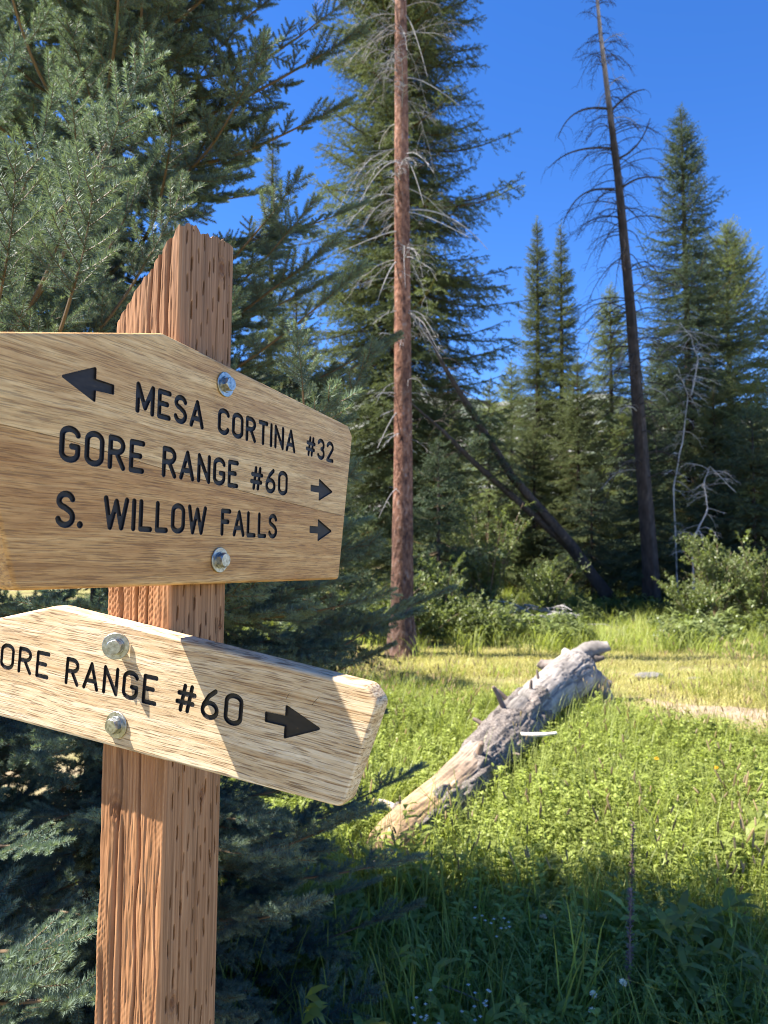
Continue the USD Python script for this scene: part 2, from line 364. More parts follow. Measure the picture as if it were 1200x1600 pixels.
def post_mesh():
    # perimeter walked anticlockwise from the front edge along the right (incised) face
    e = .0035
    segs = []   # (local a1 coordinate, local a2 coordinate, outward normal, face id, face coordinate)

    def face(n, fid, p0, d, nn):
        for k in range(n):
            q = e + (PW - 2 * e) * k / (n - 1)
            segs.append((*(A(p0) + A(d) * q), *nn, fid, q))

    def corner(cx, cy, a0, fid, q, n=4):
        for k in range(1, n):
            a = a0 + math.pi / 2 * k / n
            segs.append((cx + e * math.cos(a), cy + e * math.sin(a), math.cos(a), math.sin(a), fid, q))
    face(110, 0, (0, 0), (1, 0), (0, -1)); corner(PW - e, e, -math.pi / 2, 0, PW)
    face(14, 2, (PW, 0), (0, 1), (1, 0)); corner(PW - e, PW - e, 0, 2, PW)
    face(14, 3, (PW, PW), (-1, 0), (0, 1)); corner(e, PW - e, math.pi / 2, 1, PW)
    face(120, 1, (0, PW), (0, -1), (-1, 0)); corner(e, e, math.pi, 1, 0.)
    S = A(segs); x, y, nx, ny, fid, q = S.T
    q = np.where(fid == 1, y, q)                                   # left face: distance from the front edge
    ztop = C0[2] + .386 + .10 * x - 1.12 * y - .25 * np.clip(x - .07, 0, 1)
    rag = (meshkit.noise(np.stack([x * 260, y * 260, 0 * x], 1), 3) - .5) * .004 - .007 * np.clip(meshkit.noise(np.stack([x * 190, y * 190, 0 * x + 4], 1), 8) - .72, 0, 1) * 3
    zs = np.concatenate([[-.25, .4, .8, .93], np.arange(.95, 1.70, .0016)])
    t = np.linspace(0, 1, 110)
    Z = np.concatenate([np.repeat(zs[:, None], len(x), 1), 1.70 + (ztop + rag - 1.70)[None] * t[1:, None]])
    Q, F = np.broadcast_to(q, Z.shape), np.broadcast_to(fid, Z.shape)
    X, Y = np.broadcast_to(x, Z.shape), np.broadcast_to(y, Z.shape)
    d = np.zeros_like(Z); tone = np.ones(Z.shape + (3,))
    n = lambda sx, sz, seed, oct=3: meshkit.fbm(np.stack([Q * sx + F * 17.3, Z * sz, F * 3.1], -1), oct, seed)
    # fine grain on every face
    d += (n(520, 6, 1, 2) - .5) * .0006
    # right face: rows of short incised slits, a few hairline checks, knots
    R = (F == 0)
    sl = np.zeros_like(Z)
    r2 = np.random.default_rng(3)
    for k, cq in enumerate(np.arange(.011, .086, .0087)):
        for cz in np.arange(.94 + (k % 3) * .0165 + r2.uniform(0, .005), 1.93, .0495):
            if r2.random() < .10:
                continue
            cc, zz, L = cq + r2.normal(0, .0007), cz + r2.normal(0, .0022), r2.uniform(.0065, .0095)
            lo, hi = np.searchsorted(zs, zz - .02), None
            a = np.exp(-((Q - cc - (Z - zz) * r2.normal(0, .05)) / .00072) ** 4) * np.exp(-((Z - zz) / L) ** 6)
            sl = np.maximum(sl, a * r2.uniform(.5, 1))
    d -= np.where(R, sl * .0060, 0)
    tone *= 1 - .93 * np.where(R, sl, 0)[..., None]  # slit interiors darkened in the colour to deepen their recess shade
    ck = np.zeros_like(Z)
    for cq, z0, z1, wdt in ((.026, 1.02, 1.33, .0005), (.052, .97, 1.2, .0005), (.074, 1.15, 1.42, .0004), (.062, 1.7, 1.9, .0006), (.018, 1.62, 1.86, .0005), (.036, 1.3, 1.6, .0004), (.081, 1.55, 1.8, .0004)):
        wob = (meshkit.noise(np.stack([Z * 22, 0 * Z, 0 * Z + cq * 900], -1), 4) - .5) * .006
        ck = np.maximum(ck, np.exp(-((Q - cq - wob) / wdt / 1.6) ** 2) * (Z > z0) * (Z < z1) * .8)
    d -= np.where(R, ck * .002, 0); tone *= 1 - .4 * np.where(R, ck, 0)[..., None]
    # left face: torn rough sawn surface with long checks, ridges and a knot
    Lf = (F == 1)
    band = (n(48, 2.2, 11, 3) - .5)
    ridge = np.abs(n(95, 5, 12, 4) - .5) * 2
    d += np.where(Lf, band * .0022 - (1 - np.clip(ridge * 6, 0, 1)) * .0010 + (n(520, 42, 13, 3) - .5) * .0016 + (n(230, 22, 14, 3) - .5) * .0011, 0)
    saw = np.sin((Z * .9 + Q * 1.1) * 900) * .00022
    d += np.where(Lf, saw * np.clip((n(20, 4, 31, 2) - .4) * 5, 0, 1), 0)
    lk = np.zeros_like(Z)
    for cq, z0, z1, wdt, am in ((.012, 1.62, 1.95, .0009, 1), (.027, 1.66, 1.9, .0010, 1), (.035, .9, 1.3, .0011, 1), (.055, .95, 1.22, .0016, 1), (.064, .9, 1.30, .0018, 1), (.022, .95, 1.15, .0008, .7), (.045, 1.35, 1.7, .0012, 1),
                                (.070, 1.4, 1.62, .0013, 1), (.030, 1.36, 1.55, .0009, 1), (.080, .9, 1.08, .0022, 1), (.041, 1.7, 1.86, .001, .8), (.008, 1.0, 1.2, .0006, .6)):
        wob = (meshkit.noise(np.stack([Z * 16, 0 * Z, 0 * Z + cq * 900], -1), 6) - .5) * .010
        lk = np.maximum(lk, am * np.exp(-((Q - cq - wob) / wdt / 1.3) ** 2) * np.clip((Z - z0) * 40, 0, 1) * np.clip((z1 - Z) * 40, 0, 1))
    d -= np.where(Lf, lk * .0048, 0); tone *= 1 - .35 * np.where(Lf, lk, 0)[..., None]
    for fc, cq, cz, rr in ((1, .068, 1.222, .009), (0, .056, 1.232, .005), (0, .020, 1.035, .006), (0, .068, 1.815, .006), (0, .080, 1.41, .003)):
        rad = np.hypot((Q - cq) / rr, (Z - cz) / (rr * 1.7))
        k = np.exp(-rad ** 2) * (F == fc)
        d += np.sin(rad * 9) * .0007 * np.exp(-(rad / 1.3) ** 2) * (F == fc) - k * .001
        tone *= 1 - k[..., None] * A([.45, .55, .6])
    lip = np.exp(-((Q - .002) / .006) ** 2) * np.where(Lf, 1, 0)
    d *= 1 - .4 * lip
    tone *= (.9 + .3 * (n(60, 3, 41, 3) - .5))[..., None]
    tone[Lf] *= A([1.16, 1.10, 1.04])  # left face lighter and warmer: its sunlight put into the colour
    shade_wear = np.clip((Z - 1.66) / .25, 0, 1)[..., None]               # upper end darker and greyer: weaker bounce light painted in, with mild weathering
    tone = tone * (1 - shade_wear) + (tone * A([.80, .84, .92])) * shade_wear
    P = C0 - W * C0[2] + 0 * Z[..., None] + a1 * (X + nx * d)[..., None] + a2 * (Y + ny * d)[..., None] + W * Z[..., None]
    m, k = Z.shape
    i, j = np.meshgrid(np.arange(m - 1), np.arange(k), indexing='ij')
    qd = np.stack([i * k + j, i * k + (j + 1) % k, (i + 1) * k + (j + 1) % k, (i + 1) * k + j], -1).reshape(-1, 4)
    V, T = P.reshape(-1, 3), tone.reshape(-1, 3)
    Fc = np.vstack([qd[:, [0, 1, 2]], qd[:, [0, 2, 3]]])
    n0 = len(V); top = np.arange((m - 1) * k, m * k)
    V = np.vstack([V, V[top].mean(0)]); T = np.vstack([T, [1, 1, 1]])
    Fc = np.vstack([Fc, np.stack([top, np.roll(top, -1), np.full(k, n0)], 1)])
    return V, Fc, T


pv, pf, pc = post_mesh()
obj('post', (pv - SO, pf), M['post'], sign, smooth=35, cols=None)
_pp = stage.GetPrimAtPath(str(sign.GetPath()) + '/post')
# smoothing splits vertices: give the tone to the nearest original vertex
from scipy.spatial import cKDTree
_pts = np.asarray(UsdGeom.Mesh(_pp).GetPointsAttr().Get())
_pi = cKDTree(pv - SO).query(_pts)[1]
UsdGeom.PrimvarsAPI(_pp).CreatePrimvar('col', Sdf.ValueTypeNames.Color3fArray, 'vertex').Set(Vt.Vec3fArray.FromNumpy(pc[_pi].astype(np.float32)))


# stroke letters, cap height 1, like those of a routed sign
def arc(cx, cy, rx, ry, d0, d1, n=12):
    a = np.radians(np.linspace(d0, d1, n)); return [(cx + rx * math.cos(t), cy + ry * math.sin(t)) for t in a]


def stad(w):
    r = w / 2; return arc(r, 1 - r, r, r, 0, 180) + arc(r, r, r, r, 180, 360) + [(w, 1 - r)]


GLYPH = {
    'A': (.50, [[(0, 0), (.25, 1), (.50, 0)], [(.09, .30), (.41, .30)]]),
    'C': (.44, [arc(.22, .78, .22, .22, 15, 180) + arc(.22, .22, .22, .22, 180, 345)]),
    'E': (.40, [[(.40, 1), (0, 1), (0, 0), (.40, 0)], [(0, .53), (.31, .53)]]),
    'F': (.38, [[(.38, 1), (0, 1), (0, 0)], [(0, .53), (.30, .53)]]),
    'G': (.46, [arc(.23, .77, .23, .23, 15, 180) + arc(.23, .23, .23, .23, 180, 360) + [(.46, .44), (.28, .44)]]),
    'I': (.0, [[(0, 0), (0, 1)]]),
    'L': (.38, [[(0, 1), (0, 0), (.38, 0)]]),
    'M': (.56, [[(0, 0), (0, 1), (.28, .16), (.56, 1), (.56, 0)]]),
    'N': (.46, [[(0, 0), (0, 1), (.46, 0), (.46, 1)]]),
    'O': (.46, [stad(.46)]),
    'R': (.44, [[(0, 0), (0, 1), (.20, 1)] + arc(.20, .755, .22, .245, 90, -90) + [(0, .51)], [(.20, .51), (.44, 0)]]),
    'S': (.42, [arc(.21, .76, .20, .24, 20, 180, 10) + arc(.235, .76, .225, .20, 180, 255, 6)[1:] + arc(.185, .25, .235, .26, 62, -20, 8) + arc(.21, .24, .21, .24, -20, -165, 10)]),
    'T': (.42, [[(0, 1), (.42, 1)], [(.21, 1), (.21, 0)]]),
    'W': (.74, [[(0, 1), (.17, 0), (.37, .92), (.57, 0), (.74, 1)]]),
    '#': (.54, [[(.12, .04), (.22, .96)], [(.34, .04), (.44, .96)], [(0, .33), (.50, .33)], [(.04, .67), (.54, .67)]]),
    '0': (.44, [stad(.44)]),
    '2': (.42, [arc(.21, .77, .21, .23, 165, -25, 14) + [(0, 0), (.42, 0)]]),
    '3': (.42, [arc(.20, .76, .20, .24, 155, -80, 14) + arc(.20, .26, .22, .26, 80, -155, 14)]),
    '6': (.44, [arc(.22, .27, .22, .27, 0, 360, 22), [(.005, .30), (.03, .45), (.17, .78), (.36, 1)]]),
}


def word(text, u0, u1, vb, vt, stroke):
    """Letters between u0 and u1 (outer edges) and between the outer edges vb and vt."""
    h = vt - vb - stroke; gap = .27
    tot = sum(GLYPH[c][0] for c in text) + gap * (len(text) - 1)
    sx = (u1 - u0 - stroke) / (tot * h); out = []; x = 0
    for c in text:
        wd, st = GLYPH[c]
        g = unary_union([LineString([(u0 + stroke / 2 + (x + p[0]) * h * sx, vb + stroke / 2 + p[1] * h) for p in s]).buffer(stroke / 2, quad_segs=5) for s in st])
        out.append((c, g)); x += wd + gap
    return out


def board(name, label, frame, outline, letters, arrows, seam, mats, cracks=(), dot=None, parent=sign):
    """Rounded board of solid wood with the lettering cut 2.4 mm into it. frame: 4x4 row matrix from board to world."""
    x = thing(name, None, None, parent=parent, mat=frame)
    if label:
        tag(x, label)
    r = .0035
    poly = Polygon(outline)
    rings = []
    for k in range(6):
        a = math.pi / 2 * k / 5; o = poly.buffer(-r * (1 - math.cos(a)) - 1e-6, join_style='round', quad_segs=4)
        rings += [(px, py, TH - r + r * math.sin(a)) for px, py in o.exterior.coords]
        rings += [(px, py, .0015 - .0015 * math.sin(a)) for px, py in poly.buffer(-.0015 * (1 - math.cos(a)) - 1e-6).exterior.coords]
    solid = manifold3d.Manifold.hull_points(A(rings))

    def cut(g, z0, z1):
        outs = []
        for p in getattr(g, 'geoms', [g]):
            cs = manifold3d.CrossSection([np.asarray(p.exterior.coords)[:-1]] + [np.asarray(i.coords)[:-1] for i in p.interiors], manifold3d.FillRule.EvenOdd)
            outs.append(manifold3d.Manifold.extrude(cs, z1 - z0).translate((0, 0, z0)))
        m = outs[0]
        for o in outs[1:]:
            m = m + o
        return m
    D = .0024
    shapes = [g for _, g in letters] + [Polygon(p).buffer(.0012).buffer(0) for p in arrows]
    if dot is not None:
        shapes.append(MultiPoint([dot]).buffer(.0029))
    holes = cut(unary_union([g.buffer(.00025) for g in shapes]), TH - D - .0003, TH + .01)
    for c in cracks:
        holes = holes + cut(c, TH - .004, TH + .01)
    solid = solid - holes
    if seam is None:
        pieces = [solid]
    else:
        L = LineString(seam); big = 1.
        up = Polygon([*seam, (seam[-1][0], big), (seam[0][0], big)]); dn = Polygon([*seam, (seam[-1][0], -big), (seam[0][0], -big)])
        pieces = [solid ^ cut(up.buffer(-.00025), -.1, .1), solid ^ cut(dn.buffer(-.00025), -.1, .1)]
    for pc_, mt in zip(pieces, mats):
        obj('plank', pc_, mt, x, smooth=30)

    def tray(nm, g, mt):
        g = g.buffer(.0002); inner = g.buffer(-.00045)
        m = cut(g, TH - D - .0002, TH - D + .0006) + cut(g.difference(inner), TH - D + .0005, TH - .00006)
        obj(nm, m, mt, x)
    for c, g in letters:
        tray('letter', g, M['paint'])
    for p in arrows:
        tray('arrow', Polygon(p).buffer(.0012).buffer(0), M['arrow_paint'])
    if dot is not None:
        tray('full_stop', MultiPoint([dot]).buffer(.0029), M['paint'])
    return x


def frame_of(u, v, n, o):
    return A([[*u, 0], [*v, 0], [*n, 0], [*(o - SO), 1]])


# upper board on the right face, lower board on the left face
u1_ = a1 * math.cos(AL) + W * math.sin(AL); v1_ = -a1 * math.sin(AL) + W * math.cos(AL); n1_ = -a2
u2_ = -a2 * math.cos(BE) + W * math.sin(BE); v2_ = a2 * math.sin(BE) + W * math.cos(BE); n2_ = -a1


def rounded(pts, r):
    return list(Polygon(pts).buffer(-r).buffer(r, quad_segs=6).exterior.coords)[:-1]


ST = .0049
low1 = word('MESA', -.0775, .0166, .1658, .1948, ST) + word('CORTINA', .0389, .1909, .1658, .1948, ST) + word('#32', .2156, .2878, .1662, .1948, ST) \
    + word('GORE', -.1569, -.0637, .1098, .1404, ST) + word('RANGE', -.0408, .0772, .1100, .1404, ST) + word('#60', .0991, .1757, .1102, .1402, ST) \
    + word('S', -.1573, -.1382, .0556, .0862, ST) + word('WILLOW', -.109, .0264, .0560, .0860, ST) + word('FALLS', .0496, .1557, .0562, .0858, ST)
arr1 = [[(-.1563, .1799), (-.1247, .1944), (-.1245, .1845), (-.1045, .1840), (-.1045, .1774), (-.1241, .1768), (-.1243, .1668)],
        [(.2311, .1286), (.2520, .1288), (.2520, .1385), (.2853, .1256), (.2523, .1120), (.2523, .1226), (.2311, .1226)],
        [(.2311, .0741), (.2520, .0745), (.2517, .0839), (.2855, .0709), (.2520, .0575), (.2523, .0674), (.2311, .0676)]]
out1 = rounded([(-.046, .2500), (.330, .2262), (.3425, .213), (.3115, .0035), (-.1890, .0055), (-.244, .185), (-.244, .191)], .006)
board('sign_board', 'upper board', frame_of(u1_, v1_, n1_, C0), out1, low1, arr1, [(-.30, .1335), (-.16, .129), (-.03, .117), (.11, .106), (.36, .0915)],
      [M['plank_pale'], M['plank_brown']], dot=(-.1330, .0589))
SL = .0043
low2 = word('GORE', -.2525, -.142, -.1133, -.0842, SL) + word('RANGE', -.1165, .0132, -.1133, -.0842, SL) + word('#60', .0372, .1174, -.1136, -.0842, SL)
arr2 = [[(.1433, -.0954), (.1649, -.0950), (.1646, -.0856), (.1986, -.0982), (.1651, -.1122), (.1650, -.1019), (.1436, -.1019)]]
out2 = rounded([(-.330, -.085), (-.144, -.0337), (.242, -.0540), (.2545, -.0665), (.228, -.1600), (-.33, -.1690)], .010)
crack2 = [Polygon([(.2187, -.1057), (.232, -.1066), (.27, -.1072), (.27, -.1058), (.240, -.1060), (.232, -.1058)]), LineString([(.196, -.0715), (.190, -.0795)]).buffer(.0002), LineString([(.166, -.0735), (.163, -.0788)]).buffer(.0002)]
board('sign_board', 'lower board', frame_of(u2_, v2_, n2_, C0), out2, low2, arr2, None, [M['plank_weathered']], cracks=crack2)


def bolt(fr, u, v, tilt, spin):
    x = thing('bolt', None, None, parent=sign)
    u_, v_, n_ = fr; lift = TH + math.sin(abs(tilt)) * .0135 + .0002
    ct, st = math.cos(tilt), math.sin(tilt)
    n = n_ * ct + u_ * st; uu = u_ * ct - n_ * st
    o = C0 + u_ * u + v_ * v + n_ * lift - SO
    x.GetPrim().GetAttribute('xformOp:translate').Clear() if False else None
    to = lambda m: trimesh.Trimesh((m.vertices[:, :1] * uu + m.vertices[:, 1:2] * v_ + m.vertices[:, 2:] * n + o), m.faces, process=False)
    ws = trimesh.creation.revolve([(0, -.0), (.0131, 0), (.0135, .0004), (.0135, .0016), (.0131, .002), (.0085, .002), (.0075, .0022), (0, .0022)], sections=56)
    obj('washer', to(ws), M['zinc'], x, smooth=25)
    hexa = manifold3d.Manifold.cylinder(.0075, .0081, .0081, 6).rotate((0, 0, spin)).translate((0, 0, .0022))
    cone = manifold3d.Manifold.revolve(manifold3d.CrossSection([[(0, 0), (.0083, 0), (.0083, .0074), (.0068, .0098), (0, .0098)]]), 48)
    fl = manifold3d.Manifold.cylinder(.0016, .0090, .0086, 40).translate((0, 0, .0020))
    tm = meshkit.arrays((hexa ^ cone) + fl); obj('hex_head', to(trimesh.Trimesh(tm[0], tm[1], process=False)), M['zinc'], x, smooth=20)
    if tilt:
        s = trimesh.creation.cylinder(radius=.0045, height=.03, sections=20); s.apply_translation((0, 0, -.014)); obj('shank', to(s), M['zinc'], x, smooth=30)


bolt((u1_, v1_, n1_), .0479, .221, 0, 12); bolt((u1_, v1_, n1_), .0486, .030, 0, 35)
bolt((u2_, v2_, n2_), -.0392, -.0607, .54, 25); bolt((u2_, v2_, n2_), -.0352, -.1405, .05, 50)


# ------------------------------------------------------------------ conifer foliage
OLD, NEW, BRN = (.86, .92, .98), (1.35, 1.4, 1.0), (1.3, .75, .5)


def needles(mb, p, d, n, L, wd, ang, r, col, tipcol, lift=.25):
    """n needles, one triangle each, round the twig p (polyline) of direction d."""
    if n < 1:
        return
    t = (np.arange(n) + r.random(n)) / n
    s = np.linspace(0, 1, len(p)); base = np.stack([np.interp(t, s, p[:, k]) for k in range(3)], 1)
    d = unit(d); a = unit(np.cross(d, [.03, .02, 1.])); b = np.cross(a, d)
    ph = np.arange(n) * 2.39996 + r.normal(0, .5, n)
    rad = np.cos(ph)[:, None] * a + np.sin(ph)[:, None] * b + b * lift
    al = ang * (1 - .62 * t ** 5) + r.normal(0, .12, n)
    dr = unit(np.cos(al)[:, None] * d + np.sin(al)[:, None] * rad)
    ll = L * r.uniform(.75, 1.1, n) * (1 - .25 * t ** 4)
    sd = unit(np.cross(dr, unit(r.normal(0, 1, (n, 3))))) * wd * .5
    v = np.stack([base + sd + dr * (ll * .15)[:, None], base - sd + dr * (ll * .15)[:, None], base + dr * ll[:, None] + b * (ll * .06)[:, None]], 1).reshape(-1, 3)
    f = np.arange(3 * n).reshape(n, 3)
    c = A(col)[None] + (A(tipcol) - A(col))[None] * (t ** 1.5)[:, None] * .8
    mb.add(v, f, np.repeat(c * r.uniform(.75, 1.25, (n, 1)), 3, 0))


def placed(v, p, x, z, sc):
    x = unit(x); y = unit(np.cross(z, x)); z = np.cross(x, y)
    return A(p) + sc * (v[:, :1] * x + v[:, 1:2] * y + v[:, 2:] * z)


def near_spray(seed, pairs=4, L=.20):
    r = np.random.default_rng(seed); mb = MB()
    ax = bez(A([0, 0, 0]), A([L * .5, r.normal(0, .008), -.006]), A([L, r.normal(0, .012), .012]), 8)
    mb.add(*tube(ax, np.linspace(.0020, .0010, 8), 3, False), BRN)
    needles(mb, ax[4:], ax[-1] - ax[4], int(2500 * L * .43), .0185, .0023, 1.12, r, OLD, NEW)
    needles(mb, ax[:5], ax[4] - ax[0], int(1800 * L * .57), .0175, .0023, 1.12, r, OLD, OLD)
    for k in range(pairs):
        for sg in (-1, 1):
            s = (k + .3 + .25 * (sg > 0) + r.uniform(-.1, .1)) / (pairs + .6); p0 = A([np.interp(s, np.linspace(0, 1, 8), ax[:, j]) for j in range(3)])
            a = sg * r.uniform(.6, .95); ln = (.036 + .055 * (1 - s)) * r.uniform(.8, 1.15)
            d = unit(A([math.cos(a), math.sin(a), r.normal(.05, .22)]))
            e = p0 + d * ln + A([.012, 0, .004]); tw = bez(p0, p0 + d * ln * .5, e, 4)
            mb.add(*tube(tw, [.0013, .0012, .001, .0008], 3, False), BRN)
            needles(mb, tw, e - p0, int(2500 * ln), .0175, .0023, 1.12, r, OLD, NEW)
    return mb.get()


SPRAY = [near_spray(11), near_spray(12, 5, .23), near_spray(13, 3, .15), near_spray(14, 4, .18)]


def near_bough(seed, L, width=.36):
    """A spruce bough seen close by, along x: axis, side branchlets and every needle."""
    r = np.random.default_rng(seed); mb = MB(); n = max(8, int(L / .04))
    u = np.linspace(0, 1, n); c = np.stack([u * L, .03 * L * np.sin(u * 5 + seed), L * (-.07 * np.sin(np.pi * u) + .03 * u ** 3)], 1)
    mb.add(*tube(c, np.linspace(.004 + .005 * L, .0022, n), 5, False), BRN); s, sg = .16, 1

    def put(p, x, z, sc, k):
        v, f, col = SPRAY[k]; mb.add(placed(v, p, x, z, sc), f, col * r.uniform(.9, 1.1))
    while s < .97:
        q = A([np.interp(s, u, c[:, j]) for j in range(3)]); i = min(int(s * (n - 1)), n - 2)
        d = unit(c[i + 1] - c[i]); side = unit(np.cross(d, [0, 0, 1.])); upv = np.cross(side, d)
        ll = width * L * (1 - s) ** .75 * min(1, (s - .16) * 4 + .45) * r.uniform(.75, 1.15)
        a = r.uniform(.7, 1.0); dd = unit(d * math.cos(a) + side * sg * math.sin(a) + upv * r.normal(.02, .16)); zz = unit(upv + r.normal(0, .22, 3))
        if ll > .19:
            t = bez(q, q + dd * ll * .5 + A([0, 0, .01]), q + dd * ll + A([0, 0, -.10 * ll]), 6)
            mb.add(*tube(t, np.linspace(.0032, .0015, 6), 3, False), BRN)
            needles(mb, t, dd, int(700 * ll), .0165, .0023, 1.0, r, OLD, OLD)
            m = max(1, int((ll - .05) / .085))
            for k in range(m):
                f = (k + .5) / (m + .4); qq = A([np.interp(f, np.linspace(0, 1, 6), t[:, j]) for j in range(3)])
                bb = (-1) ** k * r.uniform(.5, .9); put(qq, dd * math.cos(bb) + np.cross(zz, dd) * math.sin(bb) + zz * r.normal(.03, .15), zz, r.uniform(.55, .85), r.integers(0, 4))
            put(t[-2], t[-1] - t[-3], zz, r.uniform(.75, .95), r.integers(0, 4))
        else:
            put(q, dd, zz, max(.4, min(1.1, ll / .17)), r.integers(0, 4))
        if r.random() < .3:
            put(q, d + upv * r.uniform(.3, .9), side, r.uniform(.4, .65), r.integers(0, 4))
        s += .050 / L * r.uniform(.8, 1.25); sg = -sg
    put(c[-2], c[-1] - c[-3], A([0, 0, 1.]), .85, 1)
    return mb.get()


def mid_bough(seed, L, nl=.038, nw=.0105, per_m=150, hang=.35, width=.36):
    """A conifer bough seen from afar: axis, branchlets and hanging twigs set with coarse needles."""
    r = np.random.default_rng(seed); mb = MB(); n = 8
    u = np.linspace(0, 1, n); c = np.stack([u * L, .03 * L * np.sin(u * 5 + seed), L * (-.08 * np.sin(np.pi * u) + .07 * u ** 3)], 1)
    mb.add(*tube(c, np.linspace(.005 + .010 * L, .003, n), 3, False), BRN)
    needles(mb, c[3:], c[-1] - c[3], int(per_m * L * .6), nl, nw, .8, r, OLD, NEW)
    s, sg = .10, 1
    while s < .98:
        q = A([np.interp(s, u, c[:, j]) for j in range(3)])
        ll = (width * L * (1 - s) ** .7 + .07) * r.uniform(.6, 1.2); a = r.uniform(.6, 1.05) * sg
        d = unit(A([math.cos(a), math.sin(a), r.normal(-.05, .15)])); t = bez(q, q + d * ll * .6, q + d * ll + A([0, 0, -.18 * ll]), 5)
        needles(mb, t, d, int(per_m * ll), nl, nw, .85, r, OLD, NEW)
        m = int(ll / .05)
        for k in range(m):
            f = (k + r.random()) / m; p = A([np.interp(f, np.linspace(0, 1, 5), t[:, j]) for j in range(3)]); b = a + r.choice([-1, 1]) * r.uniform(.4, 1.1)
            dd = unit(A([math.cos(b), math.sin(b), r.normal(-hang, .45)])); l2 = r.uniform(.05, .13) * (1.1 - .4 * f)
            needles(mb, A([p, p + dd * l2]), dd, max(4, int(per_m * 1.3 * l2)), nl, nw, .8, r, OLD, NEW)
        s += .085 / L * r.uniform(.6, 1.4); sg = -sg
    return mb.get()


NEAR = [(1.0, near_bough(11, 1.0)), (1.0, near_bough(12, 1.0, .42)), (.62, near_bough(13, .62, .42)), (.6, near_bough(14, .60, .46)), (.32, near_bough(15, .32, .5)), (.3, near_bough(16, .30, .5))]
MID = [(2.0, mid_bough(21, 2.0)), (2.0, mid_bough(22, 2.0, width=.26)), (1.9, mid_bough(23, 1.9, hang=.5)), (1.1, mid_bough(24, 1.1)), (1.1, mid_bough(25, 1.1, width=.36)), (1.0, mid_bough(26, 1.0, hang=.5)),
       (.5, mid_bough(27, .5, width=.4)), (.5, mid_bough(28, .5, width=.45))]


class Crown:
    """Boughs put one by one; built as one instancer that shares the pieces of its kind of foliage."""
    def __init__(s, protos):
        s.pr = protos; s.L = A([p[0] for p in protos]); s.P, s.X, s.Z, s.S, s.W = [], [], [], [], []

    def put(s, p, x, ln, r, z=(0, 0, 1.)):
        fit = np.abs(np.log(s.L / ln)) < np.abs(np.log(s.L / ln)).min() + .14
        k = r.choice(np.nonzero(fit)[0]); sc = ln / s.L[k]
        s.P.append(p); s.X.append(x); s.Z.append(unit(A(z) + r.normal(0, .18, 3))); s.S.append([sc, sc * r.choice([-1, 1]) * r.uniform(.9, 1.15), sc * r.uniform(.9, 1.1)]); s.W.append(k)

    def build(s, parent, mat, off, name='crown', **k):
        instancer(name, parent, [p[1] for p in s.pr], s.P, s.X, s.Z, s.S, s.W, M[mat], off=off, share=(id(s.pr), mat), **k)


def near_spruce(name, label, base, H, R, seed, mat, whorl=.20, per=6, zmin=.12, extra=(), prof=.8, skip=None):
    r = np.random.default_rng(seed); base = A([base[0], base[1], float(gz(base[0], base[1]))])
    t = thing(name, label, 'tree', base)
    zs = np.linspace(-.1, H, 16)
    tp = np.stack([base[0] + .02 * np.sin(zs * 1.3), base[1] + .02 * np.cos(zs), base[2] + zs], 1)
    mbt = MB(); mbt.add(*tube(tp, H * .012 * (1 - np.clip(zs, 0, H) / H) ** .8 + .006, 10)); mbt.build('trunk', M['dark_bark'], t, True, off=base)
    cr = Crown(NEAR); z = zmin; ph = 0
    while z < H * .97:
        for k in range(per):
            ph += 2.39996 + r.normal(0, .25); f = z / H; ln = R * (1 - f) ** prof * r.uniform(.72, 1.12) + .10
            p0 = base + A([0, 0, z + r.uniform(-.06, .06)]); d = A([math.cos(ph), math.sin(ph), -.12 + .75 * f + r.normal(0, .08)])
            if skip is not None and skip(p0, p0 + unit(d) * ln):
                continue
            cr.put(p0, d, ln, r)
        z += whorl * r.uniform(.8, 1.2)
    for p0, p1 in extra:
        cr.put(p0, p1 - p0, np.linalg.norm(p1 - p0), r)
    cr.put(base + A([0, 0, H - .2]), A([.02, 0, 1.]), .35, r, (1., 0, 0))
    cr.build(t, mat, base)
    return t


def mid_spruce(name, label, base, H, R, seed, mat, zmin=.6, whorl=.30, per=9, prof=.8, droop=.25, tr=None, lean=(0, 0), rag=.3, rfun=None, group=None, up=.9):
    r = np.random.default_rng(seed); bz = float(gz(base[0], base[1])); base = A([base[0], base[1], bz])
    t = thing(name, label, 'tree', base, group)
    zs = np.linspace(-.2, H, 14); tr = tr or H * .010
    lx, ly = lean
    cen = lambda z: base + A([lx * z, ly * z, z])
    mbt = MB(); mbt.add(*tube(A([cen(z) for z in zs]), tr * (1 - np.clip(zs, 0, H) / H) ** .8 + .012, 9)); mbt.build('trunk', M['dark_bark'], t, True, off=base)
    cr = Crown(MID); z = zmin; ph = r.uniform(0, 6)
    while z < H * .985:
        f = z / H; tier = r.uniform(.78, 1.18)
        for k in range(per):
            ph += 2.39996 + r.normal(0, .35)
            ln = max(.22, R * (rfun(f) if rfun else (1 - f) ** prof) * tier * r.uniform(1 - rag, 1 + rag) + .12)
            cr.put(cen(z + (r.normal(0, .05) if k % 4 else r.uniform(-.25, .25))), A([math.cos(ph), math.sin(ph), -droop + up * f ** 2 + r.normal(0, .1)]), ln, r)
        z += 1.35 * whorl * r.uniform(.7, 1.3) * (1 - .45 * f)
    cr.put(cen(H - .3), A([.02, 0, 1.]), .5, r, (1., 0, 0))
    cr.build(t, mat, base)
    return t


